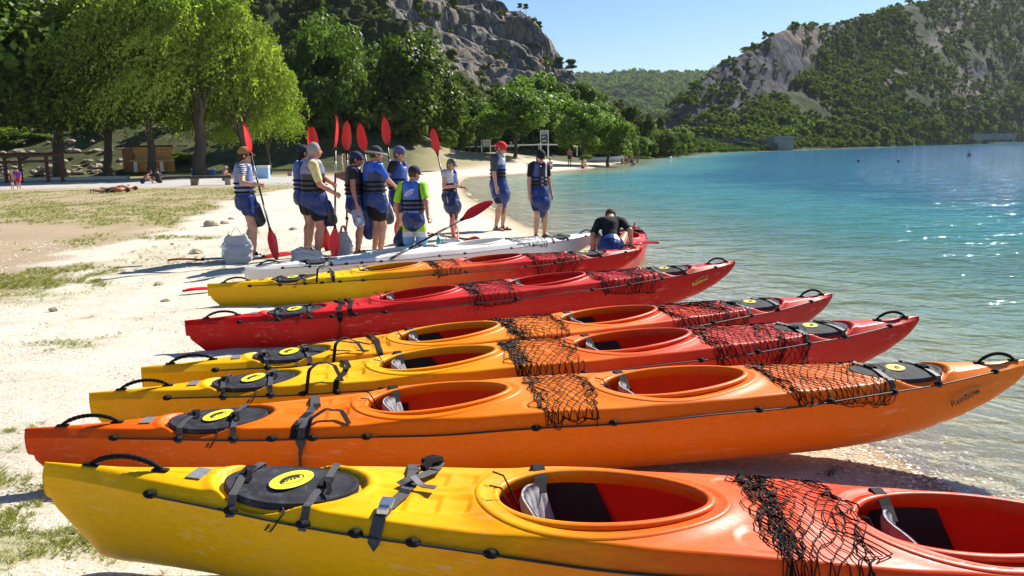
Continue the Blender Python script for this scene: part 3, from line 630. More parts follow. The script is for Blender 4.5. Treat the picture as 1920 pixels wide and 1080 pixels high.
for px, py, s, lb in [(975, 14, 1.0, 'small ridge pine standing alone against the sky'), (986, 16, 1.1, 'second ridge pine against the sky, just right of the lone one'), (1010, 52, 1.5, 'wind bent pine on the cliff edge against the sky'), (1050, 120, 1.6, 'pine on the lower end of the ridge'), (1071, 128, 2.0, 'largest round pine at the foot of the ridge line')]:
    D = np.interp(px, [c[0] for c in LCOLS], [c[2] for c in LCOLS]) - 2; q = atY(px, py, D)
    r0 = thing('ridge_pine', lb, 'pine', tuple(q - np.array([0, 0, s * 1.6])))
    obj('trunk', TR[0], r0, (0, 0, 0), None, (s * 1.3, s * 1.3, s * 2.4)); obj('crown', CR['pine'][1], r0, (0, 0, s * 1.9), None, (s * 1.1, s * 1.1, s * .8))

def mass(name, picks, sizes, gmeshes, m, **props):
    """many crowns joined as one mass"""
    V = []; Fc = []; Rn = []; n = 0; rng = np.random.default_rng(2)
    base = []
    for me in gmeshes:
        co = np.empty(len(me.vertices) * 3, np.float32); me.vertices.foreach_get('co', co); base.append(co.reshape(-1, 3))
    for (p, r, t), s in zip(picks, sizes):
        b = base[int(r * 97) % len(base)]; a = r * 50; ca, sa = math.cos(a), math.sin(a)
        q = np.stack([b[:, 0] * ca - b[:, 1] * sa, b[:, 0] * sa + b[:, 1] * ca, b[:, 2] * .95], 1) * s + p + np.array([0, 0, s * .45])
        V.append(q); Rn.append(np.clip(rng.uniform(0, 1, len(b) // 4) * .5 + rng.uniform(0, .5), 0, 1))
    v = np.vstack(V); f = np.arange(len(v)).reshape(-1, 4)
    obj(name, mesh(name, v, f, False, [m], None, {'rnd': np.concatenate(Rn)}), kind='stuff', **props)
small = [mesh('clump', *crown_broad(s, 210, 7, .20, (1, 1, .7), .4, -.4)[:2]) for s in (31, 32, 33)]
tiny = [mesh('clump', *crown_broad(s, 84, 5, .30, (1, 1, .7), .4, -.4)[:2]) for s in (34, 35, 36)]
pk = [q for q in surf_pick(HL, GL, 2600, 7, 1.0, lambda g, t, s: .10 + .9 * np.clip(g, 0, 1)) if patchy(q[0], 14, 5) > .30]
mass('hillside_scrub', pk, [.5 + 1.5 * q[1] for q in pk], small, L_SHR)
def rwant(g, t, s): return (.24 + .76 * min(g, 1)) * (1.0 if t < .9 else .6)
pk = [q for q in surf_pick(HR, GR, 10500, 8, 1.0, rwant) if patchy(q[0], 45, 6) > .33]
mass('far_hillside_forest', pk, [1.3 + 2.6 * q[1] ** 1.6 for q in pk], tiny, L_PIN)
pk = surf_pick(HF, GF, 2600, 9, 1.02); mass('distant_forest', pk, [9 + 9 * q[1] for q in pk], small[:1], L_PIN)
rg = np.random.default_rng(78); by = 108 + 430 * rg.uniform(0, 1, 5200) ** 1.5; bx = rg.uniform(.02, .66, 5200) * by; bd = shore_dist(bx, by); bk = (bd > .3) & (bd < 3 + by * .055) & ~((by > 200) & (by < 262) & (bx / by * CF + 960 > 1288) & (bx / by * CF + 960 < 1494)); bx, by = bx[bk], by[bk]
mass('far_shore_bushes', [(np.array([a, b, c]), rg.uniform(), 0) for a, b, c in zip(bx, by, ground_z(bx, by))], list(rg.uniform(.9, 1.9, len(bx)) * (.8 + by / 260)), small, L_PIN)
rg = np.random.default_rng(79); by = rg.uniform(118, 262, 6000); bx = rg.uniform(.17, .36, 6000) * by; bd = shore_dist(bx, by); bk = bd > .8; bx, by = bx[bk][:2200], by[bk][:2200]
mass('lakeside_scrub', [(np.array([a, b, c]), rg.uniform(), 0) for a, b, c in zip(bx, by, ground_z(bx, by))], list(rg.uniform(.5, 1.15, len(bx)) * np.where(by < 165, 1.7, 1)), tiny, L_PIN)
rg = np.random.default_rng(77); uy = rg.uniform(72, 128, 1500); ux = rg.uniform(-75, 22, 1500); ud = shore_dist(ux, uy)
uk = (ud > np.where(ux > -8, 16, 10)) & ((ux < -7) | (uy > 93)) & ~((ux < -20) & (uy < 80) & (rg.uniform(0, 1, 1500) < .75)); ux, uy = ux[uk], uy[uk]; uz = ground_z(ux, uy); uz = uz + np.clip((uy - 105) * .25, 0, 8)
mass('undergrowth', [(np.array([a, b, c]), rg.uniform(), 0) for a, b, c in zip(ux, uy, uz)], list(rg.uniform(1.0, 2.6, len(ux))), small, L_SHR)
# the nearest pines of the far shore are things of their own
k = 0
for p, r, t in surf_pick(HR, GR, 260, 12, .2, None, (0.0, .16), (.06, .86)):
    u = p[0] / p[1] * CF + 960
    if not 1290 < u < 1925 or (u < 1494 and p[1] < 262): continue
    s = 2.6 + 2.6 * r
    o = thing('waterside_pine', 'round dark pine on the far shore below the wooded hillside', 'pine', tuple(p), (0, 0, r * 30), 'pines along the far shore', None)
    obj('crown', CR['farpine'][k % 3], o, (0, 0, s * .9), None, (s, s, s * 1.0)); obj('trunk', TR[k % 4], o, (0, 0, 0), None, (s * .8, s * .8, s * 1.1)); k += 1

# ------------------------------------------------------------------ built things round the lake
def P(px, py, D): return atY(px, py, D)
# guard rail along the shore road
def rail(name, label, pts, drop, r=.07):
    root = thing(name, label, 'guard rail', tuple(pts[0])); o0 = np.array(pts[0])
    k = np.array(pts) - o0
    obj('rail', MB().tube(k, r, 8).build('rail', M_WHITE, True), root)
    L = np.linalg.norm(np.diff(k, axis=0), axis=1).sum(); n = max(2, int(L / 4)); cum = np.concatenate([[0], np.cumsum(np.linalg.norm(np.diff(k, axis=0), axis=1))])
    pm = MB().tube([(0, 0, 0), (0, 0, -drop)], .05, 6).build('post', M_WHITE)
    for i in range(n + 1):
        s = L * i / n; q = [np.interp(s, cum, k[:, a]) for a in range(3)]; obj('post', pm, root, q)
    return root
rail('guard_rail', 'white pipe guard rail along the road beside the beach sign', [P(800, 279, 96), P(860, 277, 94), P(900, 275, 93), P(960, 273, 92), P(1020, 271, 91), P(1065, 272, 91), P(1082, 275, 90)], 1.0)
rail('guard_rail', 'thin white rail behind the trees and the timber kiosk', [P(100, 289, 78), P(210, 287, 78), P(330, 284, 79), P(430, 282, 80), P(560, 280, 82)], 1.2, .05)
# beach sign
def sign(label, px0, px1, ytop, ybot, D, col, rows, pb):
    a, b = P(px0, ytop, D), P(px1, ytop, D); zb = P(px0, ybot, D)[2]; W = b[0] - a[0]; H = a[2] - zb
    r = thing('beach_sign', label, 'sign', (a[0], D, zb - 1.0))
    for x in (0, W): obj('post', MB().tube([(0, 0, 0), (0, 0, H + 1)], .07, 6).build('post', M_WHITE), r, (x, 0, 0))
    obj('crossbar', MB().box((W / 2, 0, H + .93), (W, .08, .12)).build('crossbar', M_WHITE), r)
    z = H + .85
    for k, (h, c) in enumerate(rows):
        bd = obj('board', MB().box((W / 2, -.06, z - h * H / 2), (W * pb, .05, h * H * .94)).build('board', c), r)
        z -= h * H
    return r, W, H
M_BLUE = m_plain('sign_blue', (.06, .08, .20), .5); M_DKS = m_plain('sign_dark', (.02, .05, .08), .5); M_PALE = m_plain('sign_pale', (.40, .42, .50), .5)
s1, sw, shh = sign('tall white framed sign with a blue board on the far beach bank', 1013.5, 1027.5, 244, 276, 86, None, [(.17, M_PALE), (.26, M_BLUE), (.12, M_DKS), (.09, M_DKS)], .93)
for z, wl_, x0 in ((.62, .5, .14), (.57, .3, .18), (.40, .6, .2), (.335, .6, .2)):
    obj('lettering', MB().box((sw * (x0 + wl_ / 2), -.10, 1 + shh * z), (sw * wl_, .01, .05)).build('lettering', M_WHITE), s1)
sign('small pale notice on two posts right of the dark spreading tree', 903, 919, 262, 286, 88, None, [(.42, M_PALE)], 1.1)
# timber kiosk
kb = P(234, 333, 66); kx1 = P(329, 330, 66)[0]; kw = kx1 - kb[0]; kz = gz((kb[0] + kx1) / 2, 66) ; kh = P(280, 277, 66)[2] - kz
K = thing('timber_kiosk', 'orange brown timber kiosk with a long counter under the willow trees', 'kiosk', (kb[0], 66, kz), (0, 0, -.0))
for i in range(9): obj('board', MB().box((kw * .21 + kw * .79 / 2, 0, kh * (i + .5) / 9), (kw * .79, .12, kh / 9 * .93)).build('board', M_WOOD), K) if i not in (5, 6) else None
obj('shutter', MB().box((kw * .6, .05, kh * 6 / 9), (kw * .72, .06, kh * 2 / 9 * .95)).build('shutter', m_plain('pale_panel', (.50, .30, .13), .6)), K)
for i in range(9): obj('board', MB().box((kw * .10, .9, kh * (i + .5) / 9), (kw * .2, 2.0, kh / 9 * .93)).build('board', m_plain('dark_boards', (.24, .10, .03), .7)), K)
obj('counter', MB().box((kw * .6, -.35, kh * .47), (kw * .8, .6, .1)).build('counter', m_plain('counter_pale', (.6, .42, .24), .6)), K)
obj('roof', MB().box((kw * .5, .9, kh + .12), (kw * 1.12, 3.0, .12)).build('roof', m_plain('roof_felt', (.06, .04, .03), .9)), K)
for x in (.29, .62, .80): obj('counter_leg', MB().box((kw * x, -.5, kh * .22), (.28, .1, kh * .42)).build('counter_leg', M_WHITE), K)
# pergola of rusty steel
pg = P(60, 350, 52); pz = gz(pg[0], 52)
PG = thing('steel_pergola', 'rust brown steel pergola at the left edge behind the child', 'pergola', (pg[0], 52, pz))
ztp = P(60, 292, 52)[2] - pz
for px in (-30, 14, 42, 92, 119):
    q = P(px, 350, 52); obj('post', MB().box((q[0] - pg[0], 0, ztp / 2), (.16, .16, ztp)).build('post', M_RUST), PG)
x0, x1 = P(-60, 350, 52)[0] - pg[0], P(122, 350, 52)[0] - pg[0]
for z in (0, -.35): obj('beam', MB().box(((x0 + x1) / 2, 0, ztp + z), (x1 - x0, .14, .16)).build('beam', M_RUST), PG)
for i in range(7): obj('rafter', MB().box((x0 + (x1 - x0) * i / 6, 1.6, ztp + .14), (.1, 3.4, .1)).build('rafter', M_RUST), PG)
for i in range(0): obj('panel_bar', MB().box((x0 + 1.0, 0.02, .5 + i * .5), (2.6, .06, .2)).build('panel_bar', M_RUST), PG)
# dry stone terraces on the bank
M_STONE = m_plain('bank_stone', (.30, .255, .19), .95, .35, 1.5, .8, bscale=6, bd=.05)
def rock_mesh(seed, n=9, m=None):
    v = []; rng = np.random.default_rng(seed)
    for i in range(n + 1):
        th = math.pi * i / n
        for j in range(n + 2):
            ph = 2 * math.pi * j / (n + 2); v.append((math.sin(th) * math.cos(ph), math.sin(th) * math.sin(ph), math.cos(th)))
    v = np.array(v); k = n + 2; v = v * (1 + (fbm(v * 1.2 + seed * 3, 3, seed)[:, None] - .5) * .9); v[:, 2] *= .7
    f = [(i * k + j, (i + 1) * k + j, (i + 1) * k + (j + 1) % k, i * k + (j + 1) % k) for i in range(n) for j in range(k)]
    return mesh('stone', v, f, False, [m or M_STONE])
ROCKS = [rock_mesh(s, 6) for s in range(5)]
rb = random.Random(5)
ter = thing('dry_stone_terrace', 'broken dry stone terrace on the bank behind the beach trees', 'stone terrace', tuple(P(120, 320, 68)))
o0 = np.array(ter.location)
for row, (ya, D) in enumerate(((328, 66), (322, 67.5), (317, 69), (310, 71), (304, 73), (297, 76))):
    x = -20
    while x < 232 + row * 0:
        q = P(x, ya, D); z = gz(q[0], D); s = rb.uniform(.12, .5) ** 1.1
        obj('stone', ROCKS[rb.randrange(5)], ter, (q[0] - o0[0], D - o0[1] + rb.uniform(-1.3, 1.3), z + s * .3 - o0[2]), (0, 0, rb.uniform(0, 6)), (s * 1.4, s, s * .8)); x += rb.uniform(6, 26)
kerb0, kerb1 = P(-40, 349, 55), P(232, 340, 58)
thing('stone_kerb', 'long pale kerb at the back of the gravel strip below the terraces', 'kerb', me=MB().box(((kerb0[0] + kerb1[0]) / 2, 57.5, gz(-25, 57) + .08), (kerb1[0] - kerb0[0] + 1, .5, .22), .05).build('stone_kerb', m_plain('kerb_stone', (.6, .57, .5), .9)))
# mesh fence behind the group
fr = thing('mesh_fence', 'dark wire mesh fence on posts behind the paddlers', 'fence', tuple(P(540, 308, 77)))
f0 = np.array(fr.location); f1 = P(905, 290, 84) - f0
M_FEN = m_plain('dark_fence_steel', (.03, .03, .03), .6)
for z in (0.05, 1.1, 1.5): obj('fence_rail', MB().tube([(0, 0, z), tuple(f1 + np.array([0, 0, z]))], .03, 5).build('fence_rail', M_FEN), fr)
for i in range(15): obj('post', MB().tube([(0, 0, -.8), (0, 0, 1.5)], .04, 5).build('post', M_FEN), fr, tuple(f1 * i / 14))
mbf = MB()
for i in range(130): mbf.tube([tuple(f1 * i / 130 + np.array([0, 0, 0.05])), tuple(f1 * i / 130 + np.array([0, 0, 1.5]))], .007, 3, False)
o = obj('mesh_wires', mbf.build('mesh_wires', M_FEN), fr); o['kind'] = 'stuff'
# benches under the willows
for px, py, lb in [(398, 346, 'stone bench under the willow with two people beside it'), (520, 312, 'low dark bench behind the woman in the brown cap')]:
    q = onz(px, py, 0.1); q[1] = min(q[1], 58); q = P(px, py, q[1]); b = thing('stone_bench', lb, 'bench', (q[0], q[1], gz(q[0], q[1])))
    obj('seat', MB().box((0, 0, .42), (2.2, .5, .14)).build('seat', M_BARK), b)
    for x in (-.9, .9): obj('leg', MB().box((x, 0, .19), (.3, .45, .38)).build('leg', M_STONE), b)
# cool boxes
M_CB = m_plain('cool_box_blue', (.03, .12, .35), .4)
for px, py, D, a, lb in [(370, 326, 61, (.7, .4, .55), 'blue box standing between the tree trunks'), (396, 325, 61, (.6, .4, .55), 'blue and white box right of the tree trunk'), (494, 322, 54, (.75, .45, .85), 'white and blue cool box beside the bushes, behind the brown cap')]:
    q = P(px, py, D); b = thing('cool_box', lb, 'cool box', (q[0], D, gz(q[0], D)))
    obj('body', MB().box((0, 0, a[2] * .4), (a[0], a[1], a[2] * .8)).build('body', M_CB if 'white and blue' not in lb else m_plain('pale_blue', (.35, .55, .75), .4)), b)
    obj('lid', MB().box((0, 0, a[2] * .9), (a[0] * 1.05, a[1] * 1.05, a[2] * .18)).build('lid', M_WHITE), b)
# bridge, quay building, walls, pylon on the far side
D = 246
A = P(1292, 266, D); Bq = P(1452, 258, D); Lb = Bq[0] - A[0]; M_BR = m_plain('bridge_blue_steel', (.045, .06, .10), .6)
br = thing('arch_bridge', 'dark blue steel arch bridge low over the water at the foot of the cliff', 'bridge', (A[0], D, ZW))
zd = (A[2] + Bq[2]) / 2 - ZW - .3
obj('deck', MB().box((Lb / 2, 2, zd), (Lb, 4, .5)).build('deck', M_BR), br)
obj('railing', MB().box((Lb / 2, 0, zd + .9), (Lb, .06, .12)).build('railing', M_BR), br)
for yy in (0, 4):
    t = np.linspace(0, 1, 17); obj('arch', MB().tube(np.stack([t * Lb * .9 + Lb * .02, t * 0 + yy, .2 + (zd - .5) * 4 * t * (1 - t) * .95], 1), .28, 6).build('arch', M_BR), br)
for i in range(1, 12):
    t = i / 12; z0 = .2 + (zd - .5) * 4 * t * (1 - t) * .95
    obj('hanger', MB().tube([(t * Lb * .9 + Lb * .02, 0, z0), (t * Lb * .9 + Lb * .02, 0, zd)], .12, 5).build('hanger', M_BR), br)
M_CONC = m_plain('weathered_concrete', (.22, .225, .22), .9, .25, .4, .3)
q0, q1 = P(1450, 278, 250), P(1489, 257, 250)
hb = thing('boathouse', 'plain grey concrete block at the right end of the arch bridge', 'building', (q0[0], 250, ZW))
hw, hh = q1[0] - q0[0], q1[2] - ZW
obj('wall', MB().box((hw / 2, 3, hh / 2), (hw, 6, hh)).build('wall', M_CONC), hb); obj('roof', MB().box((hw / 2, 3, hh + .12), (hw + .4, 6.4, .24)).build('roof', m_plain('pale_roof', (.34, .34, .33), .8)), hb)
obj('door', MB().box((hw * .12, -.05, 1.2), (1.2, .1, 2.2)).build('door', M_DKS), hb)
for a, b, y0, y1, D, lb in [(1822, 1905, 250, 262, 470, 'long low retaining wall above the quay at the far right')]:
    u0, u1 = P(a, y1, D), P(b, y0, D); thing('retaining_wall', lb, 'wall', (u0[0], D, u0[2]), me=MB().box(((u1[0] - u0[0]) / 2, 0, (u1[2] - u0[2]) / 2), (u1[0] - u0[0], 1.5, u1[2] - u0[2])).build('retaining_wall', M_CONC))
for a, b, y, D, lb in [(1795, 1990, 266.5, 500, 'pale stone quay running out of the right edge'), (1380, 1700, 281, 255, 'thin pale strip of shore stones under the far pines')][:1]:
    u0, u1 = P(a, y, D), P(b, y - 3, D); thing('stone_quay', lb, 'quay', (u0[0], D, ZW), me=MB().box(((u1[0] - u0[0]) / 2, 0, .4), (u1[0] - u0[0], 4, .9)).build('stone_quay', m_plain('quay_pale', (.5, .46, .38), .9)))
q = P(1338, 137, 378); pyl = thing('power_pylon', 'tiny lattice pylon on the skyline above the cliff', 'pylon', (q[0], 378, q[2] - 1))
mb = MB()
for sx in (-1, 1): mb.tube([(sx * .9, 0, 0), (sx * .25, 0, 4.4)], .1, 4)
for i in range(4): mb.tube([(-.8 + i * .15, 0, i * 1.0), (.7 - i * .15, 0, i * 1.0 + 1)], .06, 4)
obj('mast', mb.build('mast', M_PALE), pyl)
for z in (2.9, 4.2): obj('crossarm', MB().box((0, 0, z), (3.0, .12, .15)).build('crossarm', M_PALE), pyl)
# buoys and the moored boat
for px, py, c, lb in [(1610, 303, M_INK, 'left one of the two round dark buoys far out on the lake'), (1685, 303, M_INK, 'right one of the two round dark buoys far out on the lake'), (1257, 297.5, M_WHITE, 'white round buoy floating off the wooded point'), (1188, 309, M_INK, 'tiny dark float just off the wooden posts')]:
    q = onz(px, py, ZW); s = q[1] / CF * 3.2
    b = thing('buoy', lb, 'buoy', (q[0], q[1], ZW), me=mesh('buoy', np.array([[math.sin(t) * math.cos(p) * s, math.sin(t) * math.sin(p) * s, math.cos(t) * s * .9 + s * .35] for t in np.linspace(.01, 3.13, 8) for p in np.linspace(0, 6.28, 13)]), grid_faces(8, 13), True, [c]))
q = onz(1817, 293, ZW); thing('marker_buoy', 'slim dark marker buoy furthest to the right on the lake', 'buoy', (q[0], q[1], ZW), me=MB().tube([(0, 0, -.1), (0, 0, .3), (0, 0, .32), (0, 0, .6)], [.22, .22, .09, .05], 8).build('marker_buoy', M_INK))
q = onz(1145, 306, ZW); L0 = 4.6
bt = thing('rowing_boat', 'small white boat pulled up at the foot of the wooded point', 'boat', (q[0] - .6, q[1] - 1.5, max(gz(q[0], q[1] - 1.5), ZW) + .05), (0, 0, -.25))
u = np.linspace(0, 1, 15); vv = []
for a in u:
    b = .75 * math.sin(math.pi * (a * .82 + .14)) ** .7 if a < .999 else .02; zt = .55 + .25 * a ** 3
    for c in np.linspace(-1, 1, 9): vv.append((a * L0 - L0 / 2, b * math.sin(c * math.pi / 2), zt - (zt - .02) * math.cos(c * math.pi / 2) ** .7))
obj('hull', mesh('hull', vv, grid_faces(15, 9), True, [M_WHITE]), bt)
obj('gunwale', MB().tube([(a * L0 - L0 / 2, .75 * math.sin(math.pi * (a * .82 + .14)) ** .7, .57 + .25 * a ** 3) for a in u], .04, 5).tube([(a * L0 - L0 / 2, -.75 * math.sin(math.pi * (a * .82 + .14)) ** .7, .57 + .25 * a ** 3) for a in u], .04, 5).build('gunwale', M_PALE), bt)
for x in (-1, .4): obj('thwart', MB().box((x, 0, .42), (.25, 1.2, .04)).build('thwart', M_WOOD), bt)

# ------------------------------------------------------------------ air
hz = NT('haze_air'); vol = hz.n('ShaderNodeVolumePrincipled'); vol.inputs['Density'].default_value = .00009; vol.inputs['Color'].default_value = (.80, .88, 1.0, 1); vol.inputs['Anisotropy'].default_value = .0
hz.l(vol.outputs[0], hz.out.inputs['Volume'])
obj('haze', MB().box((0, 0, 146), (6400, 6400, 310)).build('haze', hz.m), kind='stuff')
# ------------------------------------------------------------------ kayaks
K7POSE = (-.931, 10.99, -.03, .557, 0.0); K8POSE = (1.80, 13.0, -.22, 1.346, 0.0)
KL = 5.3; XS = np.array([0, .04, .1, .17, .24, .3, .37, .5, .6, .7, .8, .87, .93, .97, 1.0]) * KL
BW = np.array([.020, .050, .118, .20, .26, .30, .335, .355, .345, .31, .245, .175, .10, .055, .012])
def k_b(x): return np.interp(x, XFINE, BF)
from numpy import interp as _i
XFINE = np.linspace(0, KL, 400); _b = _i(XFINE, XS, BW); _k = np.hanning(27); _k /= _k.sum()
BF = np.convolve(np.pad(_b, 13, 'edge'), _k, 'valid'); BF[:6] = np.minimum(BF[:6], np.linspace(.02, .045, 6)); BF[-8:] = np.linspace(BF[-9], .010, 8)
def sm(x, xs, ys):
    y = _i(XFINE, np.array(xs) * KL, ys); y = np.convolve(np.pad(y, 13, 'edge'), _k, 'valid'); return _i(x, XFINE, y)
def k_ze(x): return sm(x, [0, .1, .3, .5, .7, .85, .95, 1], [.315, .305, .305, .312, .322, .345, .37, .392])
def k_zc(x): return sm(x, [0, .1, .2, .3, .44, .5, .6, .68, .75, .85, .93, 1], [.355, .358, .364, .372, .402, .405, .392, .408, .405, .405, .402, .412])
def k_zk(x): return np.interp(x, [0, .028, .032, .05, .12, .20, .28, .5, 4.0, 4.35, 4.6, 4.85, 5.05, 5.2, 5.27, 5.3], [.225, .215, .19, .170, .098, .012, .002, .0, .0, .018, .05, .11, .185, .27, .33, .375])
HOLES = [(1.97, .354, .205), (3.215, .378, .215)]                # cockpit openings: middle, half length, half width
HATCH = [(.892, .235, .160), (4.48, .255, .170)]
def egg(x, y, xc, a, b):
    u = (x - xc) / a; bb = b * (1 - .16 * u); return np.sqrt(u * u + (y / bb) ** 2)
def zrim(x, k): xc, a, b = HOLES[k]; u = (x - xc) / a; return (.398 if k == 0 else .412) + .022 * u
def deck_z(x, y, fine=True):
    x = np.asarray(x, float); y = np.asarray(y, float); b = k_b(x); t = np.clip(np.abs(y) / b, 0, 1)
    ze, zc = k_ze(x), k_zc(x); tc = 1 - .036 / np.maximum(b, .06); z = ze + (zc - ze) * np.where(t < tc, 1 - .22 * (t / tc) ** 2, .78 * (1 - t) / (1 - tc))
    for k, (xc, a, bb) in enumerate(HOLES):                      # the deck swells up to the coaming
        e = egg(x, y, xc, a + .07, bb + .07); z = z + .014 * np.exp(-((np.maximum(e - 1, 0) / .14) ** 2)) * (1 - t ** 8)
    if fine:
        for xc, a, bb in HATCH:
            e = np.sqrt(((x - xc) / (a + .03)) ** 2 + (y / (bb + .022)) ** 2); z = z - .024 * (1 - sstep(e, .95, 1.0))
            z = z + .008 * np.exp(-((e - 1.06) / .07) ** 2) * (1 - t ** 6)
        for s in (-1, 1):                                        # ladder of shallow recesses behind the rear cockpit
            inn = (x > 1.20) & (x < 1.53) & (y * s > .045) & (y * s < .155); ph = ((x - 1.20) / .11) % 1.0
            z = z - np.where(inn, .011 * ph, 0)
        z = z - .006 * np.exp(-(y / .012) ** 2) * ((x > 1.13) & (x < 1.58)) - .004 * np.exp(-(y / .006) ** 2) * ((x > .25) & (x < .66))
        for cx, cy in ((2.47, -.215), (2.47, .215)):
            r = np.hypot(x - cx, (y - cy) * 1.25); z = z - .006 * (1 - sstep(r, .082, .090))
        z = z + .012 * np.exp(-((x - 2.62) / .05) ** 2) * (np.abs(y) < .2) * (1 - (y / .2) ** 2)
        z = z + .010 * np.exp(-((x - 3.78) / .06) ** 2) * (1 - t ** 4)
    return z
def make_hull():
    xs = np.unique(np.concatenate([np.linspace(0, .35, 26), np.linspace(.35, 4.0, 70), np.linspace(4.0, KL, 50), [.0285, .0315]])); n = 17
    V = []
    for x in xs:
        b, ze, zk = k_b(x), k_ze(x), k_zk(x)
        a = np.linspace(-1, 1, 2 * n - 1); ph = np.abs(a) * math.pi / 2
        flat = .62 + .75 * (1 - sstep(x, .05, 1.0)) + .25 * sstep(x, 4.2, 5.3)
        hy = np.sin(ph) ** (1 / (1 + .55 * (1 - flat))) if False else np.sin(ph) ** flat
        yy = np.sign(a) * b * hy * (1 + .02 * np.sin(ph * 2)); zz = ze - (ze - zk) * np.cos(ph) ** (.85)
        dz = .014 * np.exp(-((zz - ze + .02) / .012) ** 2); yy = yy * (1 - dz * .6)
        V.append(np.stack([yy * 0 + x, yy, zz], 1))
    V = np.array(V); nx, ny = V.shape[:2]; f = [tuple(q) for q in grid_faces(nx, ny)]
    f.append(tuple(range(ny))[::-1]); f.append(tuple(range((nx - 1) * ny, nx * ny)))
    return mesh('hull', V.reshape(-1, 3), f, True)
def make_deck(holes=True):
    nx, ny = 520, 65; xs = np.linspace(0, KL, nx); t = np.sin(np.linspace(-1, 1, ny) * math.pi / 2 * .97) / math.sin(math.pi / 2 * .97)
    X = np.repeat(xs, ny).reshape(nx, ny); Y = k_b(X) * t[None] * .999; Z = deck_z(X, Y); Z[:, 0] = k_ze(xs); Z[:, -1] = k_ze(xs)
    f = grid_faces(nx, ny); xc = X.ravel()[f].mean(1); yc = Y.ravel()[f].mean(1); keep = np.ones(len(f), bool)
    if holes:
        for h, a, b in HOLES: keep &= egg(xc, yc, h, a + .058, b + .058) > 1
    return mesh('deck', np.stack([X, Y, Z], 2).reshape(-1, 3), f[keep], True)
def make_rim(k):
    xc, a, b = HOLES[k]; n = 96; th = np.linspace(0, 2 * np.pi, n, endpoint=False)
    def ringxy(off):
        u = np.cos(th); return xc + (a + off) * u, (b + off) * (1 - .16 * u) * np.sin(th)
    prof = [(.010, -.045), (.0, -.02), (-.002, -.004), (.004, .004), (.013, .006), (.025, .004), (.031, -.003), (.030, -.010), (.026, -.018), (.024, -.026), (.028, -.034), (.052, -.036)]
    V = []
    for off, dz in prof:
        x, y = ringxy(off); z = zrim(x, k) + dz; V.append(np.stack([x, y, np.maximum(z, deck_z(x, y, False) - .002) if off > .02 and dz < -.02 else z], 1))
    x, y = ringxy(.066); V.append(np.stack([x, y, deck_z(x, y, False) + .005], 1)); x, y = ringxy(.080); V.append(np.stack([x, y, deck_z(x, y, False) + .003], 1)); x, y = ringxy(.088); V.append(np.stack([x, y, deck_z(x, y, False) - .010], 1))
    V = np.array(V); m = len(V); f = [(i * n + j, i * n + (j + 1) % n, (i + 1) * n + (j + 1) % n, (i + 1) * n + j) for i in range(m - 1) for j in range(n)]
    return mesh('cockpit_rim', V.reshape(-1, 3), f, True)
def make_lining(k):
    xc, a, b = HOLES[k]; n = 72; th = np.linspace(0, 2 * np.pi, n, endpoint=False); u = np.cos(th); V = []
    for off, z in ((.012, None), (.03, .33), (.045, .22), (.03, .10), (-.02, .045), (-.10, .035)):
        x = xc + (a + off * (1 if z is None else 1.0)) * u; y = (b + off) * (1 - .16 * u) * np.sin(th); zz = zrim(x, k) - .04 if z is None else np.full(n, z)
        if z is not None and z > .06: y = np.clip(y, -k_b(x) + .03, k_b(x) - .03)
        # the front slopes forward under the deck, the rear bulkhead stands upright
        if z is not None: x = x + np.where(u > 0, u * (.33 - z) * 0.0, 0)
        V.append(np.stack([x, y, zz], 1))
    V = np.vstack(V); f = [(i * n + j, (i + 1) * n + j, (i + 1) * n + (j + 1) % n, i * n + (j + 1) % n) for i in range(5) for j in range(n)]; f.append(tuple(range(5 * n, 6 * n))[::-1])
    return mesh('cockpit_lining', V, f, True)
def make_pan(k):
    """moulded seat pan with a round drain mark, in front of it the sloping footwell"""
    xc, a, b = HOLES[k]; x0 = xc - a * .15; mb = MB()
    v = []; xs = np.linspace(x0, x0 + .42, 14); ys = np.linspace(-.19, .19, 13)
    for x in xs:
        for y in ys: v.append((x, y, .055 + .10 * abs(y / .19) ** 3 + .05 * ((x - x0) / .42) ** 2))
    mb.add(v, grid_faces(14, 13)); return mesh('seat_pan', np.vstack(mb.v), mb.f, True)
def make_cushion(k):
    xc, a, b = HOLES[k]; x0 = xc - a * .62; v = []; nx, ny = 12, 12
    for i in range(nx):
        for j in range(ny):
            u, w_ = i / (nx - 1), j / (ny - 1) * 2 - 1; ed = (1 - (2 * u - 1) ** 8) * (1 - w_ ** 8); v.append((x0 + u * .27 + .03 * w_ * 0, w_ * .175, .05 + .05 * ed + .06 * abs(w_) ** 3))
    return mesh('seat_cushion', v, grid_faces(nx, ny), True, [M_SEAT])
def make_back(k):
    xc, a, b = HOLES[k]; x0 = xc - a * .62; nx, nz = 57, 9; V = []
    for side in (0, 1):
        for i in range(nx):
            u = i / (nx - 1) * 2 - 1
            for j in range(nz):
                w_ = j / (nz - 1); rib = .007 * abs(math.sin(i / (nx - 1) * math.pi * 7)); ed = (1 - u ** 10) * (1 - (2 * w_ - 1) ** 6)
                x = x0 + .07 * u * u - .05 * w_ + (1 if side == 0 else -1) * (.006 + (.008 + rib) * ed); hgt = .19 * (1 - .25 * u ** 4)
                V.append((x, u * .155, (.205 if k == 0 else .215) + hgt * w_ * .95))
    n = nx * nz; f = [tuple(q) for q in grid_faces(nx, nz)] + [tuple(int(a) + n for a in q[::-1]) for q in grid_faces(nx, nz)]
    bd = [i * nz for i in range(nx)] + [(nx - 1) * nz + j for j in range(1, nz)] + [i * nz + nz - 1 for i in range(nx - 2, -1, -1)] + [j for j in range(nz - 2, 0, -1)]
    f += [(bd[i], bd[(i + 1) % len(bd)], bd[(i + 1) % len(bd)] + n, bd[i] + n) for i in range(len(bd))]
    return mesh('backrest', V, f, True, [M_GREYPAD])
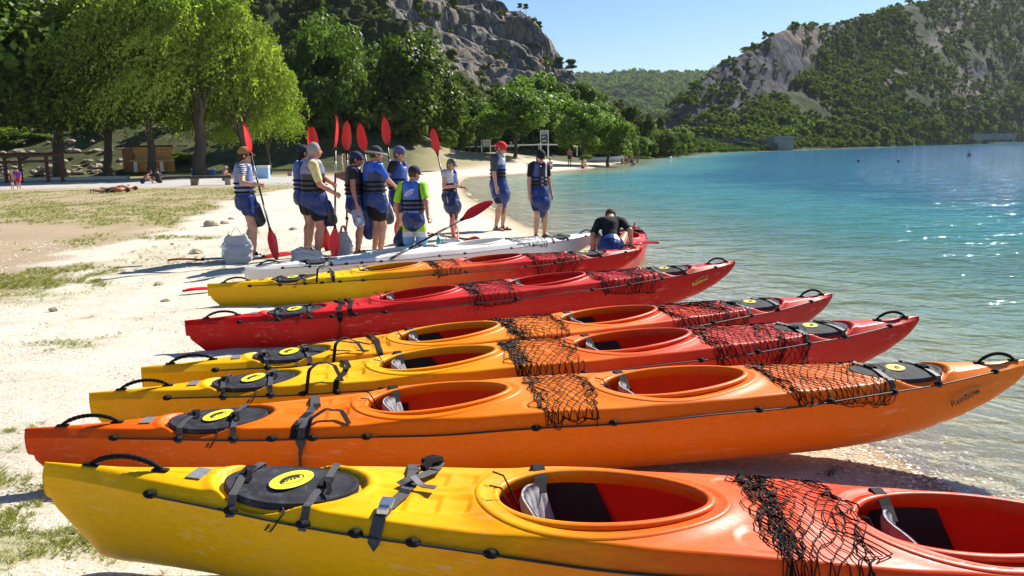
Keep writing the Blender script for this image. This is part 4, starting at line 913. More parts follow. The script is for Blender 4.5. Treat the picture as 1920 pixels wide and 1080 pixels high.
def on_deck(pts, lift=.004):
    p = np.array(pts, float); b = k_b(p[:, 0]); over = np.abs(p[:, 1]) - b
    y = np.where(over > 0, np.sign(p[:, 1]) * (b + .006 + np.minimum(over, .02) * .3), p[:, 1]); z = np.where(over > 0, k_ze(p[:, 0]) - over, deck_z(p[:, 0], np.clip(p[:, 1], -b, b)) + lift)
    return np.stack([p[:, 0], y, z], 1)
def strap_mesh(name, path, wd=.0125, lift=.004, m=None, y_cover=None, th=.0025, tw=0):
    """webbing laid over the deck; path is a list of (x, y[, extra height])"""
    q = np.array([tuple(a) + ((0,) if len(a) == 2 else ()) for a in path], float); n = 40; s = np.linspace(0, len(q) - 1, n)
    q = np.stack([np.interp(s, range(len(q)), q[:, i]) for i in range(3)], 1); pts = on_deck(q[:, :2], lift)
    for xc, a, b in HATCH:
        e = np.sqrt(((q[:, 0] - xc) / a) ** 2 + (q[:, 1] / b) ** 2); pts[:, 2] = np.where(e < 1.12, np.maximum(pts[:, 2], k_zc(q[:, 0]) + .006 - .03 * (q[:, 1] / .25) ** 2), pts[:, 2])
    pts[:, 2] += q[:, 2]; T = np.gradient(pts, axis=0); W = np.cross(T, np.tile([0, 0, 1.0], (n, 1))); nw = np.linalg.norm(W, axis=1)[:, None]
    W = np.where(nw > 1e-6, W / (nw + 1e-9), [1, 0, 0]); 
    if tw: W = W * np.cos(tw * np.linspace(0, 1, n))[:, None] + np.array([0, 0, 1.0]) * np.sin(tw * np.linspace(0, 1, n))[:, None]
    v, f = strip_geo(pts, W * wd, th); return mesh(name, v, f, False, [m or M_STRAP])
def hatch_mesh(k):
    xc, a, b = HATCH[k]; n = 72; th = np.linspace(0, 2 * np.pi, n, endpoint=False); V = []
    for r, dz in ((.0, .020), (.3, .0195), (.6, .018), (.85, .016), (.93, .013), (.96, .017), (.99, .014), (1.0, .006), (1.0, -.008)):
        x, y = xc + a * r * np.cos(th), b * r * np.sin(th); V.append(np.stack([x, y, k_zc(x) - .018 + dz - .03 * (y / .25) ** 2], 1))
    V = np.array(V); m = len(V); f = [(i * n + j, (i + 1) * n + j, (i + 1) * n + (j + 1) % n, i * n + (j + 1) % n) for i in range(m - 1) for j in range(n)]
    return mesh('hatch_cover', V.reshape(-1, 3), f, True, [M_HATCH])
def text_mesh(name, s, size, m, ext=.0008):
    cu = bpy.data.curves.new(name, 'FONT'); cu.body = s; cu.size = size; cu.extrude = ext; cu.align_x = 'CENTER'; cu.align_y = 'CENTER'
    o = bpy.data.objects.new(name, cu); C.objects.link(o); dg = bpy.context.evaluated_depsgraph_get(); me = bpy.data.meshes.new_from_object(o.evaluated_get(dg))
    bpy.data.objects.remove(o); me.materials.clear(); me.materials.append(m); me.name = name; return me
def disc_ring(r0, r1, z, n=48, sx=1, sy=1):
    th = np.linspace(0, 2 * np.pi, n, endpoint=False); v = np.vstack([np.stack([r0 * sx * np.cos(th), r0 * sy * np.sin(th), th * 0 + z], 1), np.stack([r1 * sx * np.cos(th), r1 * sy * np.sin(th), th * 0 + z], 1)])
    return v, [(j, n + j, n + (j + 1) % n, (j + 1) % n) for j in range(n)]
def make_hip(k, x0, x1, zt, zb, sl, side):
    """black side pad on the cockpit wall, its front edge slanting"""
    xc, a, b = HOLES[k]; V = []; n = 14; m = 6
    for s in (side,):
        for i in range(n):
            for j in range(m):
                w_ = j / (m - 1); z = zt + (zb - zt) * w_; x = x0 + (x1 - x0 + sl * w_) * i / (n - 1); u = max(-1, min(1, (x - xc) / (a + .035)))
                y = (b + .033) * (1 - .16 * u) * math.sqrt(max(0, 1 - u * u)); y = min(y, float(k_b(np.array([x]))[0]) - .045) - .012; V.append((x, s * y, z))
    f = grid_faces(n, m)
    return mesh('side_pad', V, f, True, [M_SEAT])
HIPS = {'big': [make_hip(k, HOLES[k][0] - HOLES[k][1] * .72, HOLES[k][0] - HOLES[k][1] * .05, .355, .10, .14, q) for k in (0, 1) for q in (-1, 1)], 'small': [make_hip(k, HOLES[k][0] - HOLES[k][1] * .80, HOLES[k][0] - HOLES[k][1] * .42, .30, .12, .0, q) for k in (0, 1) for q in (-1, 1)]}
MESH_HULL, MESH_DECK = make_hull(), make_deck(); MESH_RIM = [make_rim(0), make_rim(1)]; MESH_LIN = [make_lining(0), make_lining(1)]; MESH_PAN = [make_pan(0), make_pan(1)]
for me in [MESH_HULL, MESH_DECK] + MESH_RIM + MESH_LIN + MESH_PAN: me.materials.append(M_BLK)
MESH_CUSH = [make_cushion(0), make_cushion(1)]; MESH_BACK = [make_back(0), make_back(1)]; MESH_HATCH = [hatch_mesh(0), hatch_mesh(1)]
mb = MB(); mb.add(*disc_ring(.0, .058, .0)); BADGE = mb.build('badge', M_YEL)
mb = MB(); mb.add(*disc_ring(.0275, .0300, .0012, sx=1.05, sy=.92)); mb.add(*disc_ring(.0575, .0600, .0008)); RINGS = mb.build('badge_ring', M_INK)
mb = MB(); th = np.linspace(.5, 3.4, 20)
v = np.vstack([np.stack([.028 * np.cos(th), .0255 * np.sin(th), th * 0 + .0018], 1), np.stack([.020 * np.cos(th), .010 * np.sin(th), th * 0 + .0018], 1)]); mb.add(v, [(j, j + 1, 21 + j, 20 + j) for j in range(19)]); CRES = mb.build('badge_crescent', M_INK)
BTXT = text_mesh('badge_lettering', 'DTM', .021, M_INK)
def knob_mesh():
    v = []
    for r, z in ((.034, 0), (.030, .006), (.016, .010), (.013, .018), (.009, .022), (.001, .023)):
        for j in range(10): v.append((r * 1.5 * math.cos(j * .628) if z < .008 else r * math.cos(j * .628), r * math.sin(j * .628) * (.62 if z < .008 else 1), z))
    return mesh('cord_fitting', v, [(i * 10 + j, i * 10 + (j + 1) % 10, i * 10 + 10 + (j + 1) % 10, i * 10 + 10 + j) for i in range(5) for j in range(10)], True, [M_BLK])
FIT = knob_mesh()
def handle_mesh(x0, x1, h):
    mb = MB(); t = np.linspace(0, 1, 34); x = x0 + (x1 - x0) * t; z = k_zc(x) + .006 + h * np.sin(np.pi * t) ** .7
    r = np.where((t > .1) & (t < .88), .0100 + .0015 * np.sin(t * 130), .008); mb.tube(np.stack([x, t * 0, z], 1), r, 8)
    for q in (x0, x1): mb.box((q, 0, k_zc(np.array([q]))[0] + .004), (.055, .026, .006)); mb.tube([(q, 0, k_zc(np.array([q]))[0] + .006), (q, 0, k_zc(np.array([q]))[0] + .013)], .008, 8)
    return mb.build('carry_handle', M_BLK, True)
HANDLES = [handle_mesh(.17, .42, .038), handle_mesh(4.98, 5.19, .042)]
def cord_mesh(side, seed, slack=.006):
    rng = np.random.default_rng(seed); xs = np.linspace(.43, 5.02, 150); u = xs * 2.2
    z = k_ze(xs) + .006 - slack * np.abs(np.sin(u * 1.57 + seed)) ** 2; y = side * (k_b(xs) + .004)
    return mesh('deck_line', *tube_geo(np.stack([xs, y, z], 1), .0043, 5), True, [M_CORD])
CORDS = [cord_mesh(-1, 1), cord_mesh(1, 2)]
FITX = [.43, .74, 1.0, 1.18, 1.37, 1.62, 2.42, 2.80, 3.55, 3.95, 4.33, 4.62, 5.02]
def net_mesh(x0, x1, y0, y1, seed, cell=.050, bunch=0.5, drape=.0, mess=1.0, r=.0021):
    """knotted cord net laid over the deck: diamonds between nodes, pulled together on one side"""
    rng = np.random.default_rng(seed); nu = max(4, int((x1 - x0) / cell / .9)); nv = max(6, int((y1 - y0) / cell * 1.15)) ; V = []; Fc = []; n0 = 0
    U, Wv = np.meshgrid(np.arange(nu * 2 + 1) / (nu * 2), np.arange(nv + 1) / nv, indexing='ij')
    def warp(u, v):
        p = np.stack([u * 2.3 + seed, v * 2.6, u * 0], -1).reshape(-1, 3); a = (fbm(p, 3, seed) - .5).reshape(u.shape); b = (fbm(p + 9, 3, seed + 5) - .5).reshape(u.shape)
        u2 = u + a * .34 * mess * (4 * u * (1 - u)) ** .5; v2 = v + b * .30 * mess * (4 * v * (1 - v) + .1)
        v2 = v2 + bunch * .16 * np.sin(np.pi * np.clip(v2, 0, 1)) ; u2 = u2 - bunch * .22 * np.sin(np.pi * np.clip(u2, 0, 1)) * (.35 + .65 * v)
        sag = .10 * (v - .5) ** 2 * 4
        x = x0 + (x1 - x0) * u2 + (y1 - y0) * .10 * (0.5 - v) * 0; y = y0 + (y1 - y0) * v2; return x - (u - .5) * sag * (x1 - x0) * 2, y
    X, Y = warp(U, Wv); X = X + rng.normal(0, .0045 * mess, X.shape); Y = Y + rng.normal(0, .006 * mess, X.shape)
    def seg(a, b, bow, rr):
        nonlocal n0
        t = np.linspace(0, 1, 4)[:, None]; d = b - a; nrm = np.array([-d[1], d[0]]); q = a + d * t + nrm * bow * (4 * t * (1 - t))
        P = on_deck(q, .004 + abs(rng.normal(0, .004)) * mess)
        if drape: P[:, 2] += 0
        T = P[-1] - P[0]; T /= np.linalg.norm(T) + 1e-9; A = np.cross(T, [0, 0, 1.0]); A /= np.linalg.norm(A) + 1e-9; Bn = np.cross(A, T)
        for i in range(4):
            for c in range(3): V.append(P[i] + rr * (A * math.cos(c * 2.094) + Bn * math.sin(c * 2.094)))
        for i in range(3):
            for c in range(3): Fc.append((n0 + i * 3 + c, n0 + i * 3 + (c + 1) % 3, n0 + i * 3 + 3 + (c + 1) % 3, n0 + i * 3 + 3 + c))
        n0 += 12
    G = np.stack([X, Y], 2)
    for i in range(nu * 2 + 1):
        for j in range(nv):
            if (i + j) % 2: continue
            for di in (-1, 1):
                if 0 <= i + di <= nu * 2: seg(G[i, j], G[i + di, j + 1], rng.normal(0, .10 * mess), r * rng.uniform(.85, 1.25))
    # edge ropes, doubled and frayed
    for e in range(int(5 + 3 * bunch)):
        for side in ((0, -1) if e < 3 else (0,)):
            q = G[side][::2] + rng.normal(0, .010 + .005 * e, G[side][::2].shape) + np.array([(.008 + .007 * e) * (1 if side == 0 else -1), 0]) * (e > 0)
            for a, b in zip(q[:-1], q[1:]): seg(a, b, rng.normal(0, .22), r * 1.25)
    for e in range(int(4 + 9 * bunch)):
        q = G[::1, -1] + rng.normal(0, .014, G[::1, -1].shape) + np.array([0, rng.uniform(-.035, .02)])
        for a, b in zip(q[:-1], q[1:]): seg(a, b, rng.normal(0, .5), r * 1.1)
        if e < 2:
            q = G[::2, 0] + rng.normal(0, .006, G[::2, 0].shape)
            for a, b in zip(q[:-1], q[1:]): seg(a, b, rng.normal(0, .08), r * 1.2)
    # a slack bundle of net folded over itself
    if bunch > .3:
        for e in range(int(60 * bunch)):
            v0 = rng.uniform(-.1, .75); u0 = rng.normal(.12, .07) if seed % 2 else rng.normal(.62, .08); k = 5; q = []
            for s in range(k): q.append((x0 + (x1 - x0) * (u0 + .10 * s / k + rng.normal(0, .03) + .10 * (v0 + s * .06)), y0 + (y1 - y0) * (v0 + s * .075)))
            q = np.array(q)
            for a, b in zip(q[:-1], q[1:]): seg(a, b, rng.normal(0, .25), r)
    return mesh('deck_net', np.array(V), Fc, False, [M_NET])

def kayak(num, label, pose, nets, straps, lin, badge=True, extra=None, scale=1.0, knum=None, seats=True, plate=True, fx=FITX, group='kayaks lined up on the beach'):
    X, Y, Z, yaw, pitch = pose; R = Matrix.Rotation(yaw, 4, 'Z') @ Matrix.Rotation(-pitch, 4, 'Y')
    root = thing('kayak', label, 'kayak', group=group); org = Vector((X, Y, Z)) + (R @ Vector((-KL / 2 * scale, 0, 0)))
    root.matrix_world = Matrix.Translation(org) @ R @ Matrix.Scale(scale, 4)
    m = M_K[knum or num]
    def part(n, me, mm=None, par=None, **k):
        o = obj(n, me, par or root, **k)
        if mm is not None: o.material_slots[0].link = 'OBJECT'; o.material_slots[0].material = mm
        return o
    part('hull', MESH_HULL, m); part('deck', MESH_DECK, m)
    for k in (0, 1):
        part('cockpit_rim', MESH_RIM[k], m); part('cockpit_lining', MESH_LIN[k], lin); part('seat_pan', MESH_PAN[k], lin)
        if seats: part('seat_cushion', MESH_CUSH[k]); part('backrest', MESH_BACK[k]); [part('side_pad', HIPS['small' if num in (2, 5) else 'big'][k * 2 + q]) for q in (0, 1)]
        xc, a, b = HOLES[k]
        if seats:
            v, f = strip_geo([(xc - a * .66, .255, zrim(xc - a * .6, k) - .012), (xc - a * .64, .235, zrim(xc - a * .6, k) + .010), (xc - a * .62, .20, zrim(xc - a * .6, k) + .004), (xc - a * .60, .16, .375), (xc - a * .60, .10, .345)], np.tile([.022, .004, 0], (5, 1)), .003)
            part('backrest_strap', mesh('backrest_strap', v, f, False, [M_BLK]))
            mb = MB()
            for yy in (-.05, .07): mb.tube([(xc - a - .03, yy, .425), (xc - a + .01, yy * .9, .416), (xc - a + .03, yy * .9, .38), (xc - a * .75, yy * .6, .28)], .0035, 5)
            part('backrest_cord', mb.build('backrest_cord', M_CORD))
    for k in (0, 1):
        h = part('hatch_cover', MESH_HATCH[k]); xc, a, b = HATCH[k]
        if badge:
            zz = float(k_zc(np.array([xc]))[0]) + .0035
            ro = 1.15 if k == 0 else -1.9
            bd = part('hatch_badge', BADGE, None, None, loc=(xc, 0.0, zz), rot=(0, 0, -.42), scale=(1.02, 1.62, 1) if k == 0 else (.85, 1.15, 1))
            part('badge_ring', RINGS, None, bd, loc=(0, 0, .0004), rot=(0, 0, ro)); part('badge_crescent', CRES, None, bd, rot=(0, 0, ro)); part('badge_lettering', BTXT, None, bd, loc=(0, -.001, .0028), rot=(0, 0, ro))
    for h in HANDLES: part('carry_handle', h)
    for c in CORDS: part('deck_line', c)
    for x in fx:
        for s in (-1, 1):
            b, ze = float(k_b(np.array([x]))[0]), float(k_ze(np.array([x]))[0])
            part('cord_fitting', FIT, None, None, loc=(x, s * (b - .001), ze + .006), rot=(-s * 1.15, 0, 0), scale=(.52, .75, .8))
    if plate:
        x = .56; z = float(k_zc(np.array([x]))[0]) + .001; part('sticker', MB().box((x, .0, z + .0015), (.055, .085, .003), -.12).build('sticker', M_PLATE))
    rs = random.Random(num)
    for xc, xs_ in ((HATCH[0][0], (.74, 1.0)), (HATCH[1][0], (4.33, 4.62))):
        for x in xs_:
            j = rs.uniform(-.03, .03); b = float(k_b(np.array([x]))[0]) + .012
            s = part('hatch_strap', strap_mesh('hatch_strap', [(x, -b), (x + j * .3, -b * .5), (x + j, 0), (x + j * .4, b * .5), (x, b)], .0135))
            yb = rs.uniform(-.03, .07); q = on_deck([(x + j, yb)], .02)[0]; q[2] += .012
            part('buckle', MB().box((q[0], q[1], q[2]), (.036, .05, .012)).box((q[0], q[1] - .04, q[2] + .003), (.028, .03, .009)).build('buckle', M_BLK), None, s)
            mb = MB(); mb.add(*strip_geo([q + [0, 0, .004], q + [.02, -.05, .018], q + [.035, -.085, .004], q + [.03, -.10, -.004]], np.tile([.009, 0, 0], (4, 1)), .002)); part('strap_tail', mb.build('strap_tail', M_BLK), None, s)
    for a in straps:
        part('webbing_strap', strap_mesh('webbing_strap', a[0], a[1], .006, M_STRAP if a[2] == 'g' else M_BLK, tw=a[3] if len(a) > 3 else 0))
    for a in nets: part('deck_net', net_mesh(*a))
    # toggle cord of the rear hatch
    q = on_deck([(.90, -.14), (.91, -.17), (.87, -k_b(np.array([.88]))[0] - .03), (.89, -k_b(np.array([.88]))[0] - .035), (.93, -.19), (.90, -.14)], .012)
    part('toggle_cord', mesh('toggle_cord', *tube_geo(q, .003, 5), True, [M_CORD]))
    if extra: extra(root, part)
    return root
def wrap(x, dx=0, w_=.018, c='g', over=.0, b2=.0):
    b = float(k_b(np.array([x]))[0]); return ([(x, -b - over), (x + dx * .4, -b * .5), (x + dx, 0, .006), (x + dx * .8, b * .5, .01), (x + dx * .5, b + b2)], w_, c)
def loopstrap(x, h=.07):
    b = float(k_b(np.array([x]))[0]); return ([(x, -b, 0), (x + .02, -b * .9, h * .8), (x + .09, -b * .55, h), (x + .16, -b * .6, h * .7), (x + .2, -b * .95, .0)], .012, 'b')
def brand(col):
    def f(root, part):
        t = text_mesh('hull_lettering', 'Rainbow', .062, M_INK if col else M_YEL, .001); x = 4.80; zz = .262
        o = part('hull_lettering', t, None, None, loc=(x, -.150, zz), rot=(math.radians(78), -.0, .22)); o.rotation_euler = (math.radians(72), -math.radians(9), math.radians(21))
        o.scale = (1.15, .75, 1)
        mb = MB(); th = np.linspace(2.6, .4, 16); v = np.vstack([np.stack([.13 * np.cos(th), .034 * np.sin(th), th * 0], 1), np.stack([.13 * np.cos(th), .024 * np.sin(th), th * 0], 1)]); mb.add(v, [(j, j + 1, 17 + j, 16 + j) for j in range(15)])
        o2 = part('hull_emblem', mb.build('hull_emblem', m_plain('emblem_ochre', (.35, .22, .03), .5)), None, None, loc=(x + .03, -.152, zz + .012)); o2.rotation_euler = o.rotation_euler
    return f
NR, NF = (2.46, 2.74), (3.68, 4.32)
kayak(1, 'nearest kayak, bright yellow stern blending into orange and red', (.941, 2.577, .023, -.065, -.077), [(2.48, 2.80, -.36, .38, 3, .040, .6, 0, .9), (3.68, 4.3, -.3, .3, 4)], [wrap(1.24, .07, .021, 'g', .03), ([(1.27, .0, .012), (1.33, .06, .016), (1.37, .15, .012), (1.38, .24, .012)], .018, 'g'), ([(1.31, .02, .03), (1.36, -.01, .012), (1.40, -.02, .012)], .014, 'g')], M_LIN,
      extra=lambda root, part: (part('steel_buckle', MB().box((1.262, -.165, .388), (.042, .06, .012)).box((1.258, -.205, .380), (.034, .03, .014)).build('steel_buckle', M_STEEL)), part('strap_knot', MB().tube([(1.33, .14, .385), (1.35, .18, .40), (1.38, .21, .395), (1.35, .23, .39), (1.32, .20, .385)], .016, 6).build('strap_knot', M_BLK))))
kayak(2, 'all orange kayak with a bow reaching the right edge of the picture', (.285, 4.081, .018, .133, .001), [(2.44, 2.76, -.345, .36, 5, .044, .12, 0, .5), (3.70, 4.36, -.29, .30, 6, .044, .10, 0, .5)], [wrap(1.30, .06, .024, 'g', .24), wrap(1.28, .09, .018, 'b', .0), loopstrap(1.34, .04)], M_LIN2, extra=brand(1))
kayak(3, 'kayak with yellow stern, orange middle and red bow directly behind the all orange one', (.206, 4.957, .017, .20, .014), [(2.38, 2.80, -.38, .37, 7, .044, .55, 0, .7), (3.62, 4.36, -.44, .30, 8, .046, .4, 0, .6)], [loopstrap(1.20, .10), wrap(1.36, .08, .016, 'b')], M_LIN)
kayak(4, 'kayak with short yellow stern, long orange middle and red bow, behind the yellow sterned one', (.187, 5.785, .003, .35, -.001), [(2.34, 2.80, -.34, .38, 9, .046, .55, 0, .7), (3.60, 4.34, -.36, .33, 10, .048, .55, 0, .8)], [loopstrap(1.14, .09), wrap(1.44, .03, .016, 'b'), ([(.98, .0, .02), (1.15, -.05, .05), (1.3, -.1, .04), (1.42, -.17, .03)], .014, 'b')], M_LIN)
kayak(5, 'all red kayak between the multicoloured ones, third from the back of the row', (-.205, 7.461, .001, .321, .024), [(2.38, 2.84, -.38, .36, 11, .052, .5, 0, .7), (3.62, 4.30, -.36, .30, 12, .054, .5, 0, .7)], [wrap(1.22, .09, .024, 'b', .26), wrap(1.33, .05, .018, 'b', .01)], M_LIN, extra=brand(0))
kayak(6, 'kayak with lemon yellow stern and red bow, just in front of the white one', (-.785, 9.542, -.059, .36, .005), [(2.42, 2.76, -.36, .33, 13, .058, .4, 0, .6), (3.64, 4.28, -.42, .30, 14, .06, .4, 0, .7)], [loopstrap(1.12, .12), wrap(1.30, .04, .016, 'b')], M_LIN)
kayak(7, 'white kayak lying behind the coloured ones at the feet of the group', K7POSE, [(2.30, 2.55, -.10, .22, 15, .075, .3, 0, 1.2), (3.62, 4.25, -.28, .26, 16, .085, .3, 0, .9)], [], M_LINW, badge=False, seats=False, plate=False)
kayak(8, 'red kayak afloat with its bow pointing out on the lake, a man sitting on it', K8POSE, [(3.64, 4.28, -.3, .30, 18, .08, .5, 0, 1.0)], [], M_LIN, badge=False, knum=5, seats=False, plate=False)
# ------------------------------------------------------------------ people: one continuous body each, clothes as children
def surfnet(f, lo, h):
    s = f < 0; nx, ny, nz = f.shape; cx, cy, cz = nx - 1, ny - 1, nz - 1
    acc = np.zeros((cx, cy, cz, 3)); cnt = np.zeros((cx, cy, cz))
    off = [(i, j, k) for i in (0, 1) for j in (0, 1) for k in (0, 1)]
    def sub(a, o): return a[o[0]:o[0] + cx, o[1]:o[1] + cy, o[2]:o[2] + cz]
    for a in off:
        for ax in range(3):
            if a[ax]: continue
            b = list(a); b[ax] = 1; fa, fb = sub(f, a), sub(f, b); m = (fa < 0) != (fb < 0)
            t = np.where(m, fa / np.where(m, fa - fb, 1), 0)
            for d in range(3): acc[..., d] += np.where(m, a[d] + (t if d == ax else 0), 0)
            cnt += m
    act = cnt > 0; idx = np.full(act.shape, -1); ii = np.argwhere(act); idx[act] = np.arange(len(ii))
    V = lo + (ii + acc[act] / cnt[act][:, None]) * h; F = []
    for ax in range(3):
        o1, o2 = [(1, 2), (2, 0), (0, 1)][ax]
        A = s[tuple(slice(0, -1) if d == ax else slice(None) for d in range(3))]; B = s[tuple(slice(1, None) if d == ax else slice(None) for d in range(3))]
        e = np.argwhere(A != B); e = e[(e[:, o1] > 0) & (e[:, o2] > 0) & (e[:, o1] < f.shape[o1] - 1) & (e[:, o2] < f.shape[o2] - 1)]
        if not len(e): continue
        fl = A[tuple(e.T)]; q = []
        for d1, d2 in ((-1, -1), (0, -1), (0, 0), (-1, 0)):
            c = e.copy(); c[:, o1] += d1; c[:, o2] += d2; q.append(idx[tuple(c.T)])
        q = np.stack(q, 1); q = np.where(fl[:, None], q, q[:, ::-1]); F.append(q)
    return V, np.vstack(F)
class Sdf:
    def __init__(s, lo, hi, h=.0105, flat=1.0):
        s.lo = np.array(lo, float); s.h = h; s.n = np.ceil((np.array(hi) - s.lo) / h).astype(int) + 1; s.f = np.full(s.n, .4, np.float32)
    def _box(s, a, b, r):
        i0 = np.maximum(0, np.floor((np.minimum(a, b) - r - s.lo) / s.h).astype(int)); i1 = np.minimum(s.n, np.ceil((np.maximum(a, b) + r - s.lo) / s.h).astype(int) + 1)
        if (i1 <= i0).any(): return None
        g = np.meshgrid(*[s.lo[d] + s.h * np.arange(i0[d], i1[d]) for d in range(3)], indexing='ij'); return tuple(slice(*q) for q in zip(i0, i1)), np.stack(g, -1)
    def _put(s, sl, d, k, cut=False):
        f = s.f[sl]
        if cut: s.f[sl] = np.maximum(f, -d); return
        h = np.clip(.5 + .5 * (f - d) / k, 0, 1); s.f[sl] = f * (1 - h) + d * h - k * h * (1 - h)
    def cone(s, a, b, ra, rb=None, k=.02, fy=1.0, cut=False):
        a = np.array(a, float); b = np.array(b, float); rb = ra if rb is None else rb; m = s._box(a, b, max(ra, rb) * max(1, 1 / fy) + .05)
        if m is None: return s
        sl, g = m; sc = np.array([1, fy, 1]); p = (g - a) * sc; ba = (b - a) * sc; t = np.clip((p @ ba) / (ba @ ba + 1e-9), 0, 1)
        s._put(sl, np.linalg.norm(p - t[..., None] * ba, axis=-1) - (ra + (rb - ra) * t), k, cut); return s
    def ell(s, c, r, k=.015, R=None, cut=False):
        c = np.array(c, float); r = np.array(r, float); m = s._box(c, c, r.max() + .05)
        if m is None: return s
        sl, g = m; p = g - c
        if R is not None: p = p @ R
        q = np.linalg.norm(p / r, axis=-1); s._put(sl, (q - 1) * r.min() if r.max() < 2 * r.min() else q * (q - 1) / (np.linalg.norm(p / r ** 2, axis=-1) + 1e-6), k, cut); return s
    def mesh(s, name, mat, colfn=None, wr=0, wseed=1, wscale=18):
        if not (s.f < 0).any(): print('EMPTY SDF', name); s.f[tuple(np.array(s.f.shape) // 2)] = -.1
        V, F = surfnet(s.f, s.lo, s.h)
        for _ in range(2):                                        # even out the grid steps
            A = np.zeros_like(V); n = np.zeros(len(V))
            for a, b in ((0, 1), (1, 2), (2, 3), (3, 0)):
                np.add.at(A, F[:, a], V[F[:, b]]); np.add.at(A, F[:, b], V[F[:, a]]); np.add.at(n, F[:, a], 1); np.add.at(n, F[:, b], 1)
            V = V * .5 + .5 * A / np.maximum(n, 1)[:, None]
        if wr:
            c = np.array([0, 0, 0]); d = V.copy(); d[:, 2] = 0; d /= np.linalg.norm(d, axis=1)[:, None] + 1e-6
            V = V + d * (fbm(V * np.array([wscale, wscale, wscale * .4]), 3, wseed, True)[:, None] - .6) * wr
        col = np.array(colfn(V), float) if colfn else np.tile([.5, .5, .5], (len(V), 1))
        return mesh(name, V, F, True, [mat], {'col': col})
def rotx(a): c, s_ = math.cos(a), math.sin(a); return np.array([[1, 0, 0], [0, c, -s_], [0, s_, c]])
def rotz(a): c, s_ = math.cos(a), math.sin(a); return np.array([[c, -s_, 0], [s_, c, 0], [0, 0, 1]])
def ik(S, T, l1, l2, hint):
    S, T = np.array(S, float), np.array(T, float); d = T - S; L = np.linalg.norm(d); L2 = min(L, (l1 + l2) * .995); d = d / (L + 1e-9); T = S + d * L2
    a = (l1 * l1 - l2 * l2 + L2 * L2) / (2 * L2); h = math.sqrt(max(0, l1 * l1 - a * a)); hint = np.array(hint, float); hint -= hint @ d * d; hint /= np.linalg.norm(hint) + 1e-9
    return S + d * a + hint * h, T
SK = (.50, .25, .16); SKP = (.58, .32, .22); SKT = (.42, .20, .12)
def cols(*rules):
    """rules: (test on vertices -> bool, colour); later rules win"""
    def fn(V):
        c = np.tile(np.array(rules[0], float), (len(V), 1))
        for t, k in rules[1:]: c[t(V)] = k
        return c
    return fn
NAVY, BLUE, RBLUE, DARK, LAV, BLK_ = (.012, .015, .045), (.018, .06, .33), (.02, .10, .50), (.02, .02, .026), (.20, .24, .50), (.010, .010, .011)
